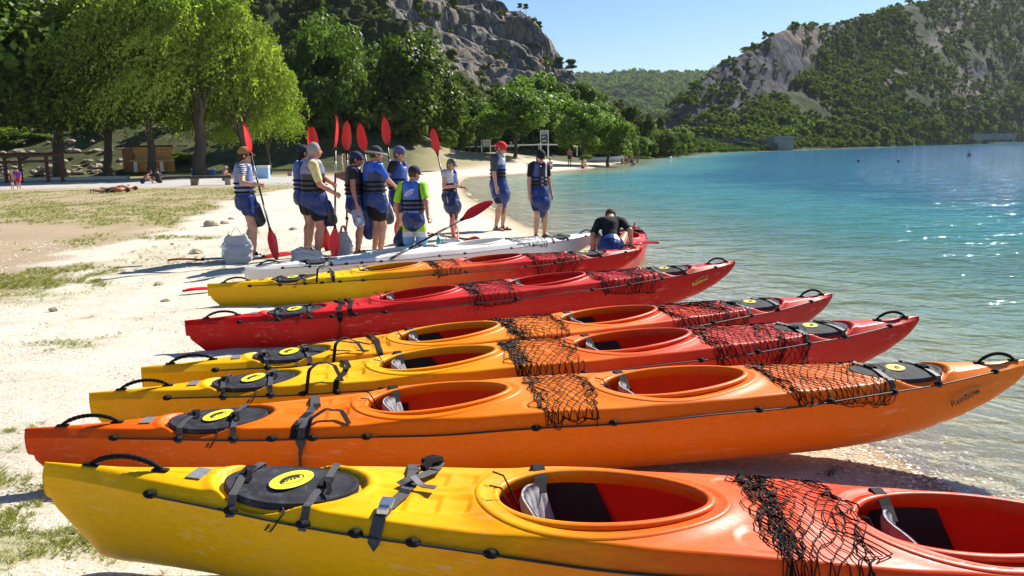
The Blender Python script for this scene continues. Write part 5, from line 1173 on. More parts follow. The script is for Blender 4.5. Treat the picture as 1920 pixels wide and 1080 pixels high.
def person(label, foot, h, face, lh=None, rh=None, grip=(0, 0), skin=SK, build=1.0, head_turn=0, head_nod=0, hair=None, hat=None, sleeves=None, shirt=None, vest=None, skirt=None, shorts=None, shoes=None, stance=(.10, .10, 0, 0), glasses=False, res=.0115, lean=0, z0=None, pose='stand', extra=None, cat='person', group=None, knees=None, feetpos=None, rot_x=0, arm=1.0):
    s = h / 1.75; bw_ = build; x, y = foot[0], foot[1]; z = gz(x, y) if z0 is None else z0
    root = thing('person', label, cat, (x, y, z), (rot_x, 0, -math.radians(face)), group)
    sit = pose == 'sit'
    hipz = (.93 if not sit else .12) * s; drop = hipz - .93 * s
    hip = np.array([0, 0, hipz]); ln = math.radians(lean); tilt = lambda p: hip + rotx(-ln) @ (np.array(p) * s + np.array([0, 0, drop]) - hip)
    sh = [tilt((-.185 * bw_ ** .6, -.0, 1.425)), tilt((.185 * bw_ ** .6, -.0, 1.425))]
    neck, chest, waist, bellyp = tilt((0, -.01, 1.48)), tilt((0, 0, 1.28)), tilt((0, .0, 1.08)), tilt((0, .02, 1.14))
    HR = rotz(-math.radians(head_turn)) @ rotx(-math.radians(head_nod) - ln * .6); hc = tilt((0, .005, 1.55)) + (HR @ np.array([0, .03, .09])) * s
    fx0, fx1, fy0, fy1 = stance
    if feetpos: ank = [np.array(p, float) * s for p in feetpos]; 
    else: ank = [np.array([-fx0, fy0, .085]) * s, np.array([fx1, fy1, .085]) * s]
    hj = [hip + np.array([-.09 * s, 0, -.02 * s]), hip + np.array([.09 * s, 0, -.02 * s])]
    kn = []
    for i in (0, 1):
        k, a = ik(hj[i], ank[i], .42 * s, .42 * s, (0 if not knees else knees[i][0], 1 if not knees else knees[i][1], .0 if not knees else knees[i][2])); kn.append(k); ank[i] = a
    hands = [lh, rh]; el, wr_ = [], []
    for i, sg in ((0, -1), (1, 1)):
        t = hands[i]; t = np.array([sg * .27 * s * bw_ ** .5, .05 * s, hipz - .08 * s]) if t is None else np.array(t, float)
        e, w_ = ik(sh[i], t, .29 * s * arm, .26 * s * arm, (sg * .35, -.75, -.55)); el.append(e); wr_.append(w_)
    allp = np.array([hc, *ank, *kn, *el, *wr_, *sh, hip]); lo = allp.min(0) - .24 * s; hi = allp.max(0) + .26 * s; lo[2] = min(lo[2], -.03)
    def limbs(S, grow, arm=1, leg=1, torso=1):
        if torso:
            S.cone(chest + rotx(-ln) @ np.array([0, 0, .02 * s]), waist, (.135 * bw_) * s + grow, (.118 * bw_) * s + grow, .05, 1.32 / bw_ ** .4)
            S.cone(sh[0] * .8 + sh[1] * .2, sh[1] * .8 + sh[0] * .2, .075 * s + grow, None, .05); S.cone(waist, hip, (.122 * bw_) * s + grow, (.135 * bw_) * s + grow, .05, 1.3 / bw_ ** .3)
            if bw_ > 1.08: S.ell(bellyp, (.135 * s * bw_ + grow, .125 * s * bw_ + grow, .14 * s), .05)
        for i in (0, 1):
            if arm:
                S.cone(sh[i], sh[i] + (el[i] - sh[i]) * min(1, arm), .055 * s * bw_ ** .5 + grow, (.055 - .012 * min(1, arm)) * s * bw_ ** .4 + grow, .03)
                if arm > 1: S.cone(el[i], wr_[i], .043 * s * bw_ ** .4 + grow, .027 * s + grow, .015)
            if leg:
                S.cone(hj[i], hj[i] + (kn[i] - hj[i]) * min(1, leg), .088 * s * bw_ ** .6 + grow, (.088 - .032 * min(1, leg)) * s * bw_ ** .4 + grow, .03)
                if leg > 1:
                    S.cone(kn[i], kn[i] * .35 + ank[i] * .65, .056 * s * bw_ ** .4 + grow, .046 * s + grow, .02); S.ell(kn[i] * .68 + ank[i] * .32 + np.array([0, -.018, 0]) * s, (.046 * s, .052 * s, .10 * s), .03); S.cone(kn[i] * .35 + ank[i] * .65, ank[i], .043 * s + grow, .034 * s + grow, .02)
    S = Sdf(lo, hi, res); limbs(S, 0, 2, 2)
    S.cone(neck, hc - HR @ np.array([0, .01, .05]) * s, .054 * s * bw_ ** .3, .05 * s, .03)
    S.ell(hc, (.076 * s, .094 * s, .112 * s), .01, HR); S.ell(hc + HR @ np.array([0, .045, -.055]) * s, (.052 * s, .052 * s, .055 * s), .03, HR)
    S.cone(hc + HR @ np.array([0, .093, .008]) * s, hc + HR @ np.array([0, .112, -.026]) * s, .010 * s, .016 * s, .012)
    for sg in (-1, 1): S.ell(hc + HR @ np.array([sg * .080, -.005, -.012]) * s, (.013 * s, .022 * s, .034 * s), .006, HR)
    for sg in (-1, 1): S.ell(hc + HR @ np.array([sg * .03, .088, .006]) * s, (.017 * s, .012 * s, .010 * s), .0, HR, cut=True) if res < .012 else None
    for i, sg in ((0, -1), (1, 1)):                               # hands with five fingers
        fd = wr_[i] - el[i]; fd /= np.linalg.norm(fd); g = grip[i]; 
        sd = np.cross(fd, [0, 0, 1.0]); sd = sd / (np.linalg.norm(sd) + 1e-6); 
        if g: fan, curl = np.array([0, 0, 1.0]), (sd * -sg)
        else: fan, curl = np.array([0, 1.0, 0]), np.array([-sg, 0, 0.0])
        fan = fan - fan @ fd * fd; fan /= np.linalg.norm(fan) + 1e-6; curl = curl - curl @ fd * fd; curl /= np.linalg.norm(curl) + 1e-6
        pc = wr_[i] + fd * .05 * s
        for q in (-.022, .0, .022): S.cone(wr_[i] + fan * q * .6 * s, pc + fan * q * s + fd * .03 * s, .015 * s, .013 * s, .008)
        for q, l in ((-.031, .062), (-.011, .074), (.010, .078), (.031, .070)):
            b0 = pc + fan * q * s + fd * .032 * s; a1 = .35 + g * 1.0; a2 = .6 + g * 1.9
            m1 = b0 + (fd * math.cos(a1) + curl * math.sin(a1)) * l * .5 * s; m2 = m1 + (fd * math.cos(a2) + curl * math.sin(a2)) * l * .5 * s
            S.cone(b0, m1, .0088 * s, .0082 * s, .003); S.cone(m1, m2, .0082 * s, .007 * s, .003)
        tb = wr_[i] + fd * .02 * s + fan * .026 * s; tm = tb + (fd * .6 + fan * .5 + curl * (.3 + .5 * g)) * .036 * s; S.cone(tb, tm, .012 * s, .010 * s, .006); S.cone(tm, tm + (fd * .8 + curl * (.3 + .9 * g)) * .030 * s, .010 * s, .008 * s, .003)
    for i, sg in ((0, -1), (1, 1)):                               # feet
        a = ank[i]; fdir = np.array([sg * .18, 1, 0]) if not sit or feetpos is None else np.array([sg * .1, .95, -.1]); fdir /= np.linalg.norm(fdir); b0 = np.array([a[0], a[1], max(a[2] - .055 * s, 0 if not sit else -9)])
        S.cone(b0 - fdir * .03 * s, b0 + fdir * .10 * s, .034 * s, .030 * s, .02); S.cone(b0 + fdir * .10 * s, b0 + fdir * .165 * s + np.array([0, 0, -.008 * s]), .034 * s, .022 * s, .015)
    def skincol(V):
        c = np.tile(np.array(skin, float), (len(V), 1)); q = (V - hc) @ HR / s
        c[(np.abs(np.abs(q[:, 0]) - .03) < .014) & (np.abs(q[:, 2] - .010) < .009) & (q[:, 1] > .06)] = (.05, .03, .025)
        c[(np.abs(np.abs(q[:, 0]) - .03) < .020) & (np.abs(q[:, 2] - .036) < .006) & (q[:, 1] > .06)] = np.array(skin) * .35
        c[(np.abs(q[:, 0]) < .022) & (np.abs(q[:, 2] + .056) < .007) & (q[:, 1] > .07)] = (.38, .10, .08)
        c[(q[:, 2] > -.09) & (q[:, 1] > .05) & (q[:, 2] < .02) & (np.abs(q[:, 0]) > .03)] *= np.array([1.08, .94, .92]); return c
    obj('body', S.mesh('body', M_SKIN, skincol), root)
    if hair:
        c_, ln_ = hair; S = Sdf(hc - .22 * s - np.array([0, 0, ln_ * s]), hc + .2 * s, res); S.ell(hc + HR @ np.array([0, -.012, .012]) * s, (.087 * s, .098 * s, .116 * s), .01, HR)
        S.cone(hc + HR @ np.array([0, .10, -.055]) * s, hc + HR @ np.array([0, .11, -.16]) * s, .085 * s, .09 * s, 0, cut=True); S.cone(hc + HR @ np.array([0, .115, .02]) * s, hc + HR @ np.array([0, .135, .05]) * s, .058 * s, .055 * s, 0, cut=True)
        if ln_ > .02: S.cone(hc + HR @ np.array([0, -.055, -.03]) * s, hc + HR @ np.array([0, -.07, -.06 - ln_]) * s, .062 * s, .03 * s, .03)
        else: S.cone(hc + HR @ np.array([-.12, -.03, -.12]) * s, hc + HR @ np.array([.12, -.03, -.12]) * s, .055 * s, None, 0, cut=True)
        obj('hair', S.mesh('hair', M_CLOTH, cols(c_)), root)
    if hat:
        kind, c_, c2 = hat; S = Sdf(hc - .24 * s, hc + .26 * s, res * .9)
        S.ell(hc + HR @ np.array([0, -.008, .035]) * s, (.094 * s, .110 * s, .100 * s), .01, HR); S.cone(hc + HR @ np.array([-.2, 0, -.065]) * s, hc + HR @ np.array([.2, 0, -.065]) * s, .088 * s, None, 0, cut=True)
        if kind in ('cap', 'backcap'):
            d = 1 if kind == 'cap' else -1
            for q in (-.045, -.015, .015, .045): S.cone(hc + HR @ np.array([q, .06 * d, .030]) * s, hc + HR @ np.array([q * .95, (.165 - abs(q) * .5) * d, .012]) * s, .012 * s, .009 * s, .01)
        if kind == 'brim':
            t_ = np.linspace(0, 2 * np.pi, 25)
            for a, b in zip(t_[:-1], t_[1:]):
                pa, pb = [hc + HR @ np.array([.125 * math.cos(q), .15 * math.sin(q), .018]) * s for q in (a, b)]; S.cone(pa, pb, .020 * s, None, .01); pa, pb = [hc + HR @ np.array([.155 * math.cos(q), .185 * math.sin(q), .006]) * s for q in (a, b)]; S.cone(pa, pb, .012 * s, None, .012)
        nm = {'cap': 'cap', 'backcap': 'cap', 'brim': 'brimmed_hat', 'scarf': 'bandana'}[kind]
        obj(nm, S.mesh(nm, M_CLOTH, c_ if callable(c_) else (lambda V: np.where((((V - hc) @ HR)[:, 2] < .03 * s)[:, None], np.array(c2 or c_), np.array(c_)))), root)
    if glasses:
        mb = MB()
        for sg in (-1, 1):
            p = [hc + HR @ (np.array([sg * (.033 + .019 * math.cos(a)), .100 - .012 * abs(math.cos(a)), .008 + .014 * math.sin(a)]) * s) for a in np.linspace(0, 5.5, 9)]; mb.add(p, [tuple(range(9)), tuple(range(9))[::-1]])
            mb.tube([hc + HR @ np.array([sg * .05, .098, .012]) * s, hc + HR @ np.array([sg * .082, .07, .012]) * s, hc + HR @ np.array([sg * .084, 0, .005]) * s], .004, 4)
        mb.tube([hc + HR @ np.array([-.05, .104, .016]) * s, hc + HR @ np.array([.05, .104, .016]) * s], .005, 4); obj('sunglasses', mb.build('sunglasses', M_INK), root)
    if shirt:
        c_, ar = shirt; S = Sdf(lo, hi, res); limbs(S, .013, ar, 0); S.cone(hip + np.array([0, 0, -.42 * s]), hip + np.array([0, 0, -.8 * s]), .4 * s, None, 0, cut=True) if not sit else None
        S.cone(neck + rotx(-ln) @ np.array([0, .01, .07]), neck + np.array([0, .02, .2]), .085 * s, None, 0, cut=True)
        obj('shirt', S.mesh('shirt', M_CLOTH, c_ if callable(c_) else cols(c_), .008, 3), root)
    if shorts:
        c_, lg = shorts; S = Sdf(lo, hi, res); S.cone(hip + np.array([0, 0, .03 * s]), hip, .135 * bw_ * s + (-.01 if skirt else .014), .142 * bw_ * s + (-.01 if skirt else .014), .04, 1.25)
        for i in (0, 1): S.cone(hj[i] + (kn[i] - hj[i]) * (.3 if skirt else 0), hj[i] + (kn[i] - hj[i]) * lg, .092 * s * bw_ ** .6 + .006, .084 * s * bw_ ** .5 + .012, .012)
        obj('shorts', S.mesh('shorts', M_CLOTH, c_ if callable(c_) else cols(c_), .012, 7), root)
    if vest:
        c_ = vest; g = .042; S = Sdf(lo, hi, res)
        up = rotx(-ln)
        S.cone(chest + up @ np.array([0, 0, .05 * s]), waist + up @ np.array([0, 0, -.02 * s]), .142 * bw_ * s + g, .135 * bw_ * s + g, .03, 1.22 / bw_ ** .3)
        for i, sg in ((0, -1), (1, 1)): S.cone(sh[i] * .72 + sh[1 - i] * .28 + up @ np.array([0, -.05, .03]) * s, sh[i] * .72 + sh[1 - i] * .28 + up @ np.array([0, .06, .02]) * s, .055 * s + .012, None, .05)
        for i in (0, 1): S.cone(sh[i] + (sh[i] - sh[1 - i]) * .10 + up @ np.array([0, -.05, -.02]) * s, sh[i] + (sh[i] - sh[1 - i]) * .13 + up @ np.array([0, .05, -.02]) * s, .080 * s, None, 0, cut=True)
        S.cone(neck + up @ np.array([0, .07, .05]) * s, neck + up @ np.array([0, .16, -.02]) * s, .085 * s, .06 * s, 0, cut=True); S.cone(neck, neck + up @ np.array([0, 0.02, .2]) * s, .078 * s, None, 0, cut=True)
        Vv = S.mesh('life_vest', M_NYLON, lambda V: c_((V - hip) @ rotx(-ln) .copy() / s + np.array([0, 0, .93])), .008, 5); v_o = obj('life_vest', Vv, root)
        a0 = np.linspace(0, 2 * np.pi, 41)
        for zz in (1.06, 1.13, 1.20):
            pts = [tilt(((.155 * bw_ + .032) * math.cos(a), (.128 * bw_ + .032) * math.sin(a), zz)) for a in a0]; T = np.gradient(np.array(pts), axis=0)
            Wd = np.tile(up @ np.array([0, 0, .014]), (41, 1)); v, f = strip_geo(np.array(pts) * 1.0, Wd, .001); nrm = np.array([[math.cos(a), math.sin(a), 0] for a in a0]); v = v.reshape(41, 4, 3); v[:, 2] = v[:, 1] + nrm * .006; v[:, 3] = v[:, 0] + nrm * .006
            obj('vest_strap', mesh('vest_strap', v.reshape(-1, 3), f, False, [M_BLK]), root)
        mb = MB()
        for zz in (1.06, 1.13, 1.20): mb.box(tilt((.02, .128 * bw_ + .045, zz)), (.05, .02, .03))
        obj('buckle', mb.build('buckle', M_PLATE), root)
    if skirt:
        kind, c_ = skirt; S = Sdf(lo - .1, hi + .1, res)
        if kind == 'roll':                                        # spray deck worn as a skirt, its front lobe hanging
            S.cone(waist + np.array([0, 0, -.01]), hip + np.array([0, 0, .0]), .145 * bw_ * s + .012, .165 * bw_ * s + .018, .03, 1.18); S.cone(hip + np.array([0, 0, .0]), hip + np.array([0, .02, -.17 * s]), .165 * bw_ * s + .018, .178 * bw_ * s + .015, .03, 1.12)
            S.cone(hip + np.array([0, -.02, -.24 * s]), hip + np.array([0, -.02, -.5 * s]), .175 * bw_ * s + .01, None, 0, cut=True)
            S.cone(hip + np.array([.0, .16 * bw_, -.10]) * 1.0, hip + np.array([0, .20 * bw_, -.34 * s]), .075 * s, .088 * s, .04, 1.0); S.cone(hip + np.array([0, .17, -.3 * s]), hip + np.array([0, .13, -.42 * s]), .075 * s, .035 * s, .04)
        elif kind == 'bal':                                       # hanging in a balloon gathered at the knees
            S.cone(waist, hip, .15 * bw_ * s, .185 * s, .03, 1.15); S.cone(hip, hip + np.array([0, .06, -.22 * s]), .185 * s, .195 * s, .03, 1.1); S.cone(hip + np.array([0, .06, -.22 * s]), hip + np.array([0, .09, -.43 * s]), .19 * s, .075 * s, .03, 1.1); S.cone(hip + np.array([0, .09, -.43 * s]), hip + np.array([0, .09, -.50 * s]), .035 * s, .02 * s, .02)
        elif kind == 'back':                                      # bunched round the hips, the lobe hanging to one side
            S.cone(waist + np.array([0, 0, .0]), hip + np.array([0, .0, -.06 * s]), .15 * s, .185 * s, .03, 1.12)
            S.cone(hip + np.array([-.08, .14, -.1]), hip + np.array([-.20, .16, -.42 * s]), .11 * s, .15 * s, .04); S.cone(hip + np.array([-.20, .16, -.42 * s]), hip + np.array([-.13, .18, -.58 * s]), .14 * s, .10 * s, .04)
        elif kind == 'seat': S.cone(waist + rotx(-ln) @ np.array([0, 0, -.05]), hip + np.array([0, .05, 0]), .15 * s, .215 * s, .04, 1.1); S.cone(hip, hip + np.array([0, .2, .0]), .2 * s, .17 * s, .04)
        obj('spray_skirt', S.mesh('spray_skirt', M_NYLON, c_ if callable(c_) else cols(c_), .034, 9, 15), root)
        if kind in ('roll', 'bal'):
            e = hip + np.array([0, .13 if kind == 'roll' else .09, -.42 * s if kind == 'roll' else -.5 * s])
            obj('pull_loop', mesh('pull_loop', *tube_geo([e, e + [.0, .02, -.05], e + [0, .03, -.09], e + [0, .01, -.11], e + [0, -.01, -.08], e + [0, 0, -.03]], .006, 5), True, [M_CORD]), root)
    if shoes:
        for i, sg in ((0, -1), (1, 1)):
            a = ank[i]; fdir = np.array([sg * .18, 1, 0]); fdir /= np.linalg.norm(fdir); nrm = np.array([-fdir[1], fdir[0], 0]) * -1; b0 = np.array([a[0], a[1], .0]); mb = MB()
            k = np.linspace(0, 2 * np.pi, 15)[:-1]; out = [b0 + fdir * (.055 + .135 * math.cos(q)) * s + nrm * .045 * math.sin(q) * s for q in k]
            mb.add([p + [0, 0, .002] for p in out] + [p + [0, 0, .022] for p in out], [tuple(range(14))[::-1], tuple(range(14, 28))] + [(j, (j + 1) % 14, 14 + (j + 1) % 14, 14 + j) for j in range(14)])
            for d in (.03, .10): mb.tube([b0 + fdir * d * s + nrm * .046 * math.cos(q) * s + np.array([0, 0, .015 + (.062 if d > .05 else .085) * math.sin(q) * s]) for q in np.linspace(0, math.pi, 9)], .010, 5)
            mb.tube([b0 - fdir * .045 * s + np.array([0, 0, .02]), b0 - fdir * .05 * s + np.array([0, 0, .07])], .012, 5); obj('sandal', mb.build('sandal', M_BLK), root)
    if extra: extra(root, s, tilt)
    return root, s
def to_local(world, foot, face, z0):
    a = math.radians(face); d = np.array(world) - np.array([foot[0], foot[1], z0]); return np.array([d[0] * math.cos(a) - d[1] * math.sin(a), d[0] * math.sin(a) + d[1] * math.cos(a), d[2]])

# paddles: world end points (tip to tip), blade side given by roll
def blade_mesh():
    nx, ny = 17, 9; V = []
    for i in range(nx):
        t = i / (nx - 1); wd = .078 * (math.sin(math.pi * min(1, t * .985 + .015) ** .82)) ** .48 * (1 if t > .35 else .42 + .58 * sstep(t, 0, .35)); wd = max(wd, .012) if i == 0 else wd
        for j in range(ny): c = j / (ny - 1) * 2 - 1; V.append((t * .50, c * wd * (1 + .06 * c * (t > .2)), .03 * math.sin(t * 2.2) - .018 * (1 - c * c) - .006 * (abs(c) < .2)))
    n = nx * ny; V = V + [(a, b, c - .006) for a, b, c in V]; f = [tuple(q) for q in grid_faces(nx, ny)] + [tuple(int(a) + n for a in q[::-1]) for q in grid_faces(nx, ny)]
    return mesh('blade', V, f, True, [M_PRED])
BLADE = blade_mesh()
def paddle(label, a, b, roll0=0.0, roll1=None, group='red and black kayak paddles', grips=True, flex=0):
    """a, b: the two blade tips"""
    a, b = Vector(a), Vector(b); d = (b - a); L = d.length; ex = d.normalized(); up = Vector((0, 0, 1)) if abs(ex.z) < .9 else Vector((0, -1, 0))
    ez = (up - ex * up.dot(ex)).normalized(); ey = ez.cross(ex); m = Matrix((( ex.x, ey.x, ez.x, a.x), (ex.y, ey.y, ez.y, a.y), (ex.z, ey.z, ez.z, a.z), (0, 0, 0, 1)))
    r = thing('paddle', label, 'paddle', group=group); r.matrix_world = m
    x0 = .46; obj('shaft', mesh('shaft', *tube_geo([(x0, 0, 0), (L / 2, 0, 0), (L - x0, 0, 0)], .0145, 8), True, [M_SHAFT]), r)
    if grips:
        for q in (-.30, .30): obj('grip', mesh('grip', *tube_geo([(L / 2 + q - .09, 0, 0), (L / 2 + q + .09, 0, 0)], .0172, 8), True, [M_GRIP]), r)
    for q in (x0 + .02, L - x0 - .02): obj('collar', mesh('collar', *tube_geo([(q - .02, 0, 0), (q + .02, 0, 0)], .021, 8), True, [M_BLK]), r)
    o = obj('blade', BLADE, r, (.5, 0, 0)); o.rotation_euler = (roll0, 0, math.pi); o = obj('blade', BLADE, r, (L - .5, 0, 0)); o.rotation_euler = (roll1 if roll1 is not None else roll0 + 1.0, 0, 0)
    return r
# ------------------------------------------------------------------ the group on the beach
def F(px, py, z=.02): q = onz(px, py, z); return (q[0], q[1])
def vest_col(back, side, top=None, belly=None):
    def fn(V):
        c = np.tile(np.array(side, float), (len(V), 1)); m = np.abs(V[:, 0]) < .115; c[m] = back
        if top is not None: c[V[:, 2] > 1.30] = top
        if belly is not None: c[V[:, 2] < 1.08] = belly
        return c
    return fn
def loc(foot, face, px, py, D, z0=0): return to_local(atY(px, py, D), foot, face, z0)
NYL = cols((.016, .05, .26)); 
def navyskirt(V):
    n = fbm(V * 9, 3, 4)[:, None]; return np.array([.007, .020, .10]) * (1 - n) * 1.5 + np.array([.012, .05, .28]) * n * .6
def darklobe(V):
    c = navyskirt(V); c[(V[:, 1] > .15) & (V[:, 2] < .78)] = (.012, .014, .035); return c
# 1 woman with the brown cap
f1 = F(468, 490); z1 = gz(*f1)
def stripes(V):
    c = np.tile(np.array([.55, .55, .60]), (len(V), 1)); c[(V[:, 2] * 34) % 1 < .55] = (.02, .025, .08); return c
pA = [atY(455, 231, 12.25), atY(521, 488, 11.75)]
def on_paddle(p, t): return np.array(p[0]) * (1 - t) + np.array(p[1]) * t
ha = to_local(on_paddle(pA, .455), f1, 78, z1)
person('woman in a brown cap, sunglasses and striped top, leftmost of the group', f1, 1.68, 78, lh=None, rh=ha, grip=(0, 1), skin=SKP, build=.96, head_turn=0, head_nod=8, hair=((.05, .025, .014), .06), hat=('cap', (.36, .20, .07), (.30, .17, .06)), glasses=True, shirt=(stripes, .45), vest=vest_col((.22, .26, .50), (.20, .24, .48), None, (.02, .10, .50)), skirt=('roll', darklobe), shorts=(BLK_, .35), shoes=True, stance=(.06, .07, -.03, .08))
paddle('upright paddle held by the woman in the brown cap, its lower blade by her feet', pA[0], pA[1], 1.3, .25)
# 2 grey haired man
f2 = F(596, 492); z2 = gz(*f2)
pB = [atY(629, 216, 12.1), atY(628, 487, 11.9)]
h2 = to_local(on_paddle(pB, .54), f2, 72, z2); h2b = to_local(on_paddle(pB, .485), f2, 72, z2)
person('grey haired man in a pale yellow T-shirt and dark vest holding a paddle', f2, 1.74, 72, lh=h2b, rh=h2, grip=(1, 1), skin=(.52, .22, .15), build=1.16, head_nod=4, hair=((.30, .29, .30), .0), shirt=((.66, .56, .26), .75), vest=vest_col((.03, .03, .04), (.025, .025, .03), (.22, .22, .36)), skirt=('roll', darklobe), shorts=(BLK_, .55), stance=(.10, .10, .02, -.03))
paddle('upright paddle seen edge on in the hands of the grey haired man', pB[0], pB[1], 1.5, .1)
# 3 half hidden behind him
f3 = F(577, 478); z3 = gz(*f3)
pC = [atY(584, 236, 13.0), atY(617, 478, 13.3)]
h3 = to_local(on_paddle(pC, .48), f3, 60, z3)
person('paddler in a dark cap almost hidden behind the grey haired man', f3, 1.70, 60, rh=h3, lh=None, grip=(0, 1), skin=SK, hat=('cap', (.02, .025, .05), None), hair=((.02, .015, .012), .08), shirt=(DARK, .5), vest=vest_col((.05, .10, .36), (.03, .05, .2)), skirt=('roll', navyskirt), shorts=(DARK, .5), shoes=True, res=.014)
paddle('right one of the two leaning paddles behind the grey haired man', pC[0], pC[1], .5, .4)
paddle('left one of the two leaning paddles, blade seen nearly edge on', atY(576, 238, 13.6), atY(604, 470, 13.9), 1.2, .2)
# 4 navy cap, flowered shorts
f4 = F(671, 483); z4 = gz(*f4)
pD = [atY(651, 226, 12.9), atY(650, 440, 12.9)]
pD[1] = np.array(pD[0]) + (np.array(pD[1]) - pD[0]) * (2.0 / np.linalg.norm(np.array(pD[1]) - pD[0]))
h4 = to_local(on_paddle(pD, .50), f4, 80, z4); h4b = to_local(on_paddle(pD, .47), f4, 80, z4)
def flower(V):
    c = np.tile(np.array([.22, .42, .70]), (len(V), 1)); n = fbm(V * 16, 2, 8); c[n > .60] = (.60, .07, .06); c[n < .34] = (.5, .6, .7); return c
person('person in a navy peaked cap and light blue flowered shorts, holding a paddle upright', f4, 1.60, 84, lh=h4b, grip=(1, 0), skin=(.44, .20, .13), head_nod=14, hair=((.03, .02, .015), .03), hat=('cap', (.02, .03, .11), None), shirt=(DARK, .3), vest=vest_col((.03, .035, .08), DARK, None, (.03, .14, .55)), skirt=('back', navyskirt), shorts=(flower, .8), shoes=True)
bpy.data.objects[-1] if False else None
paddle('upright paddle with its red blade face on, left of the navy peaked cap', pD[0], pD[1], .05, 1.4)
# 5 man with the brimmed hat
f5 = F(708, 484); z5 = gz(*f5)
h5 = loc(f5, 48, 741, 355, 12.9, z5)
def v5(V):
    c = np.tile(np.array([.02, .03, .09]), (len(V), 1)); m = (V[:, 1] < -.0) & (V[:, 0] < .09); c[m] = (.03, .11, .50); c[(V[:, 2] < 1.19) & (V[:, 2] > 1.02) & m] = (.025, .03, .07); c[V[:, 2] > 1.36] = (.03, .11, .50); return c
person('man in a dark brimmed hat and royal blue T-shirt seen from behind', f5, 1.68, 55, rh=h5, grip=(0, 1), skin=SK, build=1.1, head_turn=15, head_nod=10, hair=((.06, .04, .03), .0), hat=('brim', (.035, .04, .045), (.20, .20, .20)), shirt=((.02, .10, .55), .75), vest=v5, skirt=('roll', darklobe), shorts=(BLK_, .62), stance=(.11, .12, 0, 0))
paddle('leaning paddle whose red blade stands above the brimmed hat', atY(674, 230, 13.3), atY(716, 478, 13.5), .15, 1.2)
# 6 bandana and sunglasses
f6 = F(752, 470); z6 = gz(*f6)
pE = [atY(719, 218, 13.4), atY(752, 462, 13.7)]
h6 = to_local(on_paddle(pE, .56), f6, 128, z6)
person('person in a grey blue bandana and sunglasses standing behind the boy', f6, 1.68, 112, rh=h6, grip=(0, 1), skin=SKP, head_nod=10, hair=((.16, .09, .04), .03), hat=('scarf', (.10, .12, .24), (.08, .10, .2)), glasses=True, shirt=(DARK, .25), vest=vest_col((.04, .09, .36), (.02, .06, .3)), skirt=('roll', navyskirt), shorts=(DARK, .5), shoes=True)
paddle('tallest upright paddle, its curved red blade left of the bandana', pE[0], pE[1], .55, .3)
# 7 boy in front of the white kayak
f7 = F(779, 512); z7 = gz(*f7)
pF = [atY(925, 379, 10.7), atY(655, 528, 10.1)]
h7 = to_local(on_paddle(pF, .44), f7, 8, z7)
def v7(V):
    c = np.tile(np.array([.022, .024, .035]), (len(V), 1)); m = np.abs(V[:, 0]) < .125; c[m] = (.04, .15, .60); b = m & (V[:, 2] < 1.22) & (V[:, 2] > 1.04) & (np.abs(V[:, 0]) < .10); c[b] = (.05, .07, .17); return c
def boyshorts(V):
    c = np.tile(np.array([.36, .62, .03]), (len(V), 1)); c[V[:, 2] < .565] = (.62, .72, .80); c[V[:, 2] < .49] = (.20, .42, .72); return c
def emblem(root, s, tilt):
    mb = MB(); cy = -.212
    th = np.linspace(.3, 5.9, 30); R = lambda x, z: tilt((x * .94 + z * .35, cy + .01 * abs(x) / .1, 1.335 + z + x * .30))
    for r0, r1 in ((.78, 1.0),): mb.add([R(.078 * r * math.cos(a), .052 * r * math.sin(a)) for r in (r0, r1) for a in th], [(j, j + 1, 31 + j, 30 + j) for j in range(29)])
    for z0 in (-.012, .018): mb.add([R(-.095, z0 - .012), R(.05, z0 - .006), R(.09, z0 + .006), R(-.03, z0 + .006)], [(0, 1, 2, 3)])
    obj('vest_emblem', mb.build('vest_emblem', m_plain('emblem_pale', (.62, .62, .68), .6)), root)
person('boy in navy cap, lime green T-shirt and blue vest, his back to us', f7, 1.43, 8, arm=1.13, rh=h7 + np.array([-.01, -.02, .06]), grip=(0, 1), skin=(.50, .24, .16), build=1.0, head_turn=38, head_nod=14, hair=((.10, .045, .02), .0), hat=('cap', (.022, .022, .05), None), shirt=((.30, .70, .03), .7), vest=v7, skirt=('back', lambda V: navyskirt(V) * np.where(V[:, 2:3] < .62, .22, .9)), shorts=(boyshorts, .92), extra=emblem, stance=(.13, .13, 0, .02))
paddle('paddle slanting up to the right in the hand of the boy with the green T-shirt', pF[0], pF[1], .75, 1.0)
# 8 girl in the camouflage cap
f8 = F(846, 448); z8 = gz(*f8)
pG = [atY(810, 240, 15.0), atY(858, 462, 14.9)]
pG[1] = np.array(pG[0]) + (np.array(pG[1]) - pG[0]) * (2.1 / np.linalg.norm(np.array(pG[1]) - pG[0]))
h8 = to_local(on_paddle(pG, .42), f8, 128, z8)
def camo(V):
    n = fbm(V * 30, 2, 3); c = np.tile(np.array([.06, .09, .07]), (len(V), 1)); c[n > .55] = (.30, .34, .30); return c
def wv(V):
    c = np.tile(np.array([.03, .09, .38]), (len(V), 1)); c[(V[:, 0] > .02) & (V[:, 1] > 0) & (V[:, 2] > 1.2)] = (.60, .62, .68); c[V[:, 2] < 1.2] = (.03, .03, .07); c[V[:, 2] < 1.05] = (.25, .27, .5); return c
person('girl in a camouflage cap looking down, her paddle resting against her shoulder', f8, 1.48, 125, rh=(.13, .24, .98), lh=(-.10, .27, .94), grip=(1, 1), skin=SKP, build=.9, head_nod=24, hair=((.22, .10, .04), .05), hat=('cap', camo, None), vest=wv, shirt=((.5, .5, .55), .1), skirt=('bal', cols((.012, .024, .10))), shorts=(NAVY, .6), stance=(.08, .06, 0, .1))
paddle('leaning paddle of the girl in the camouflage cap', pG[0], pG[1], .35, 1.3)
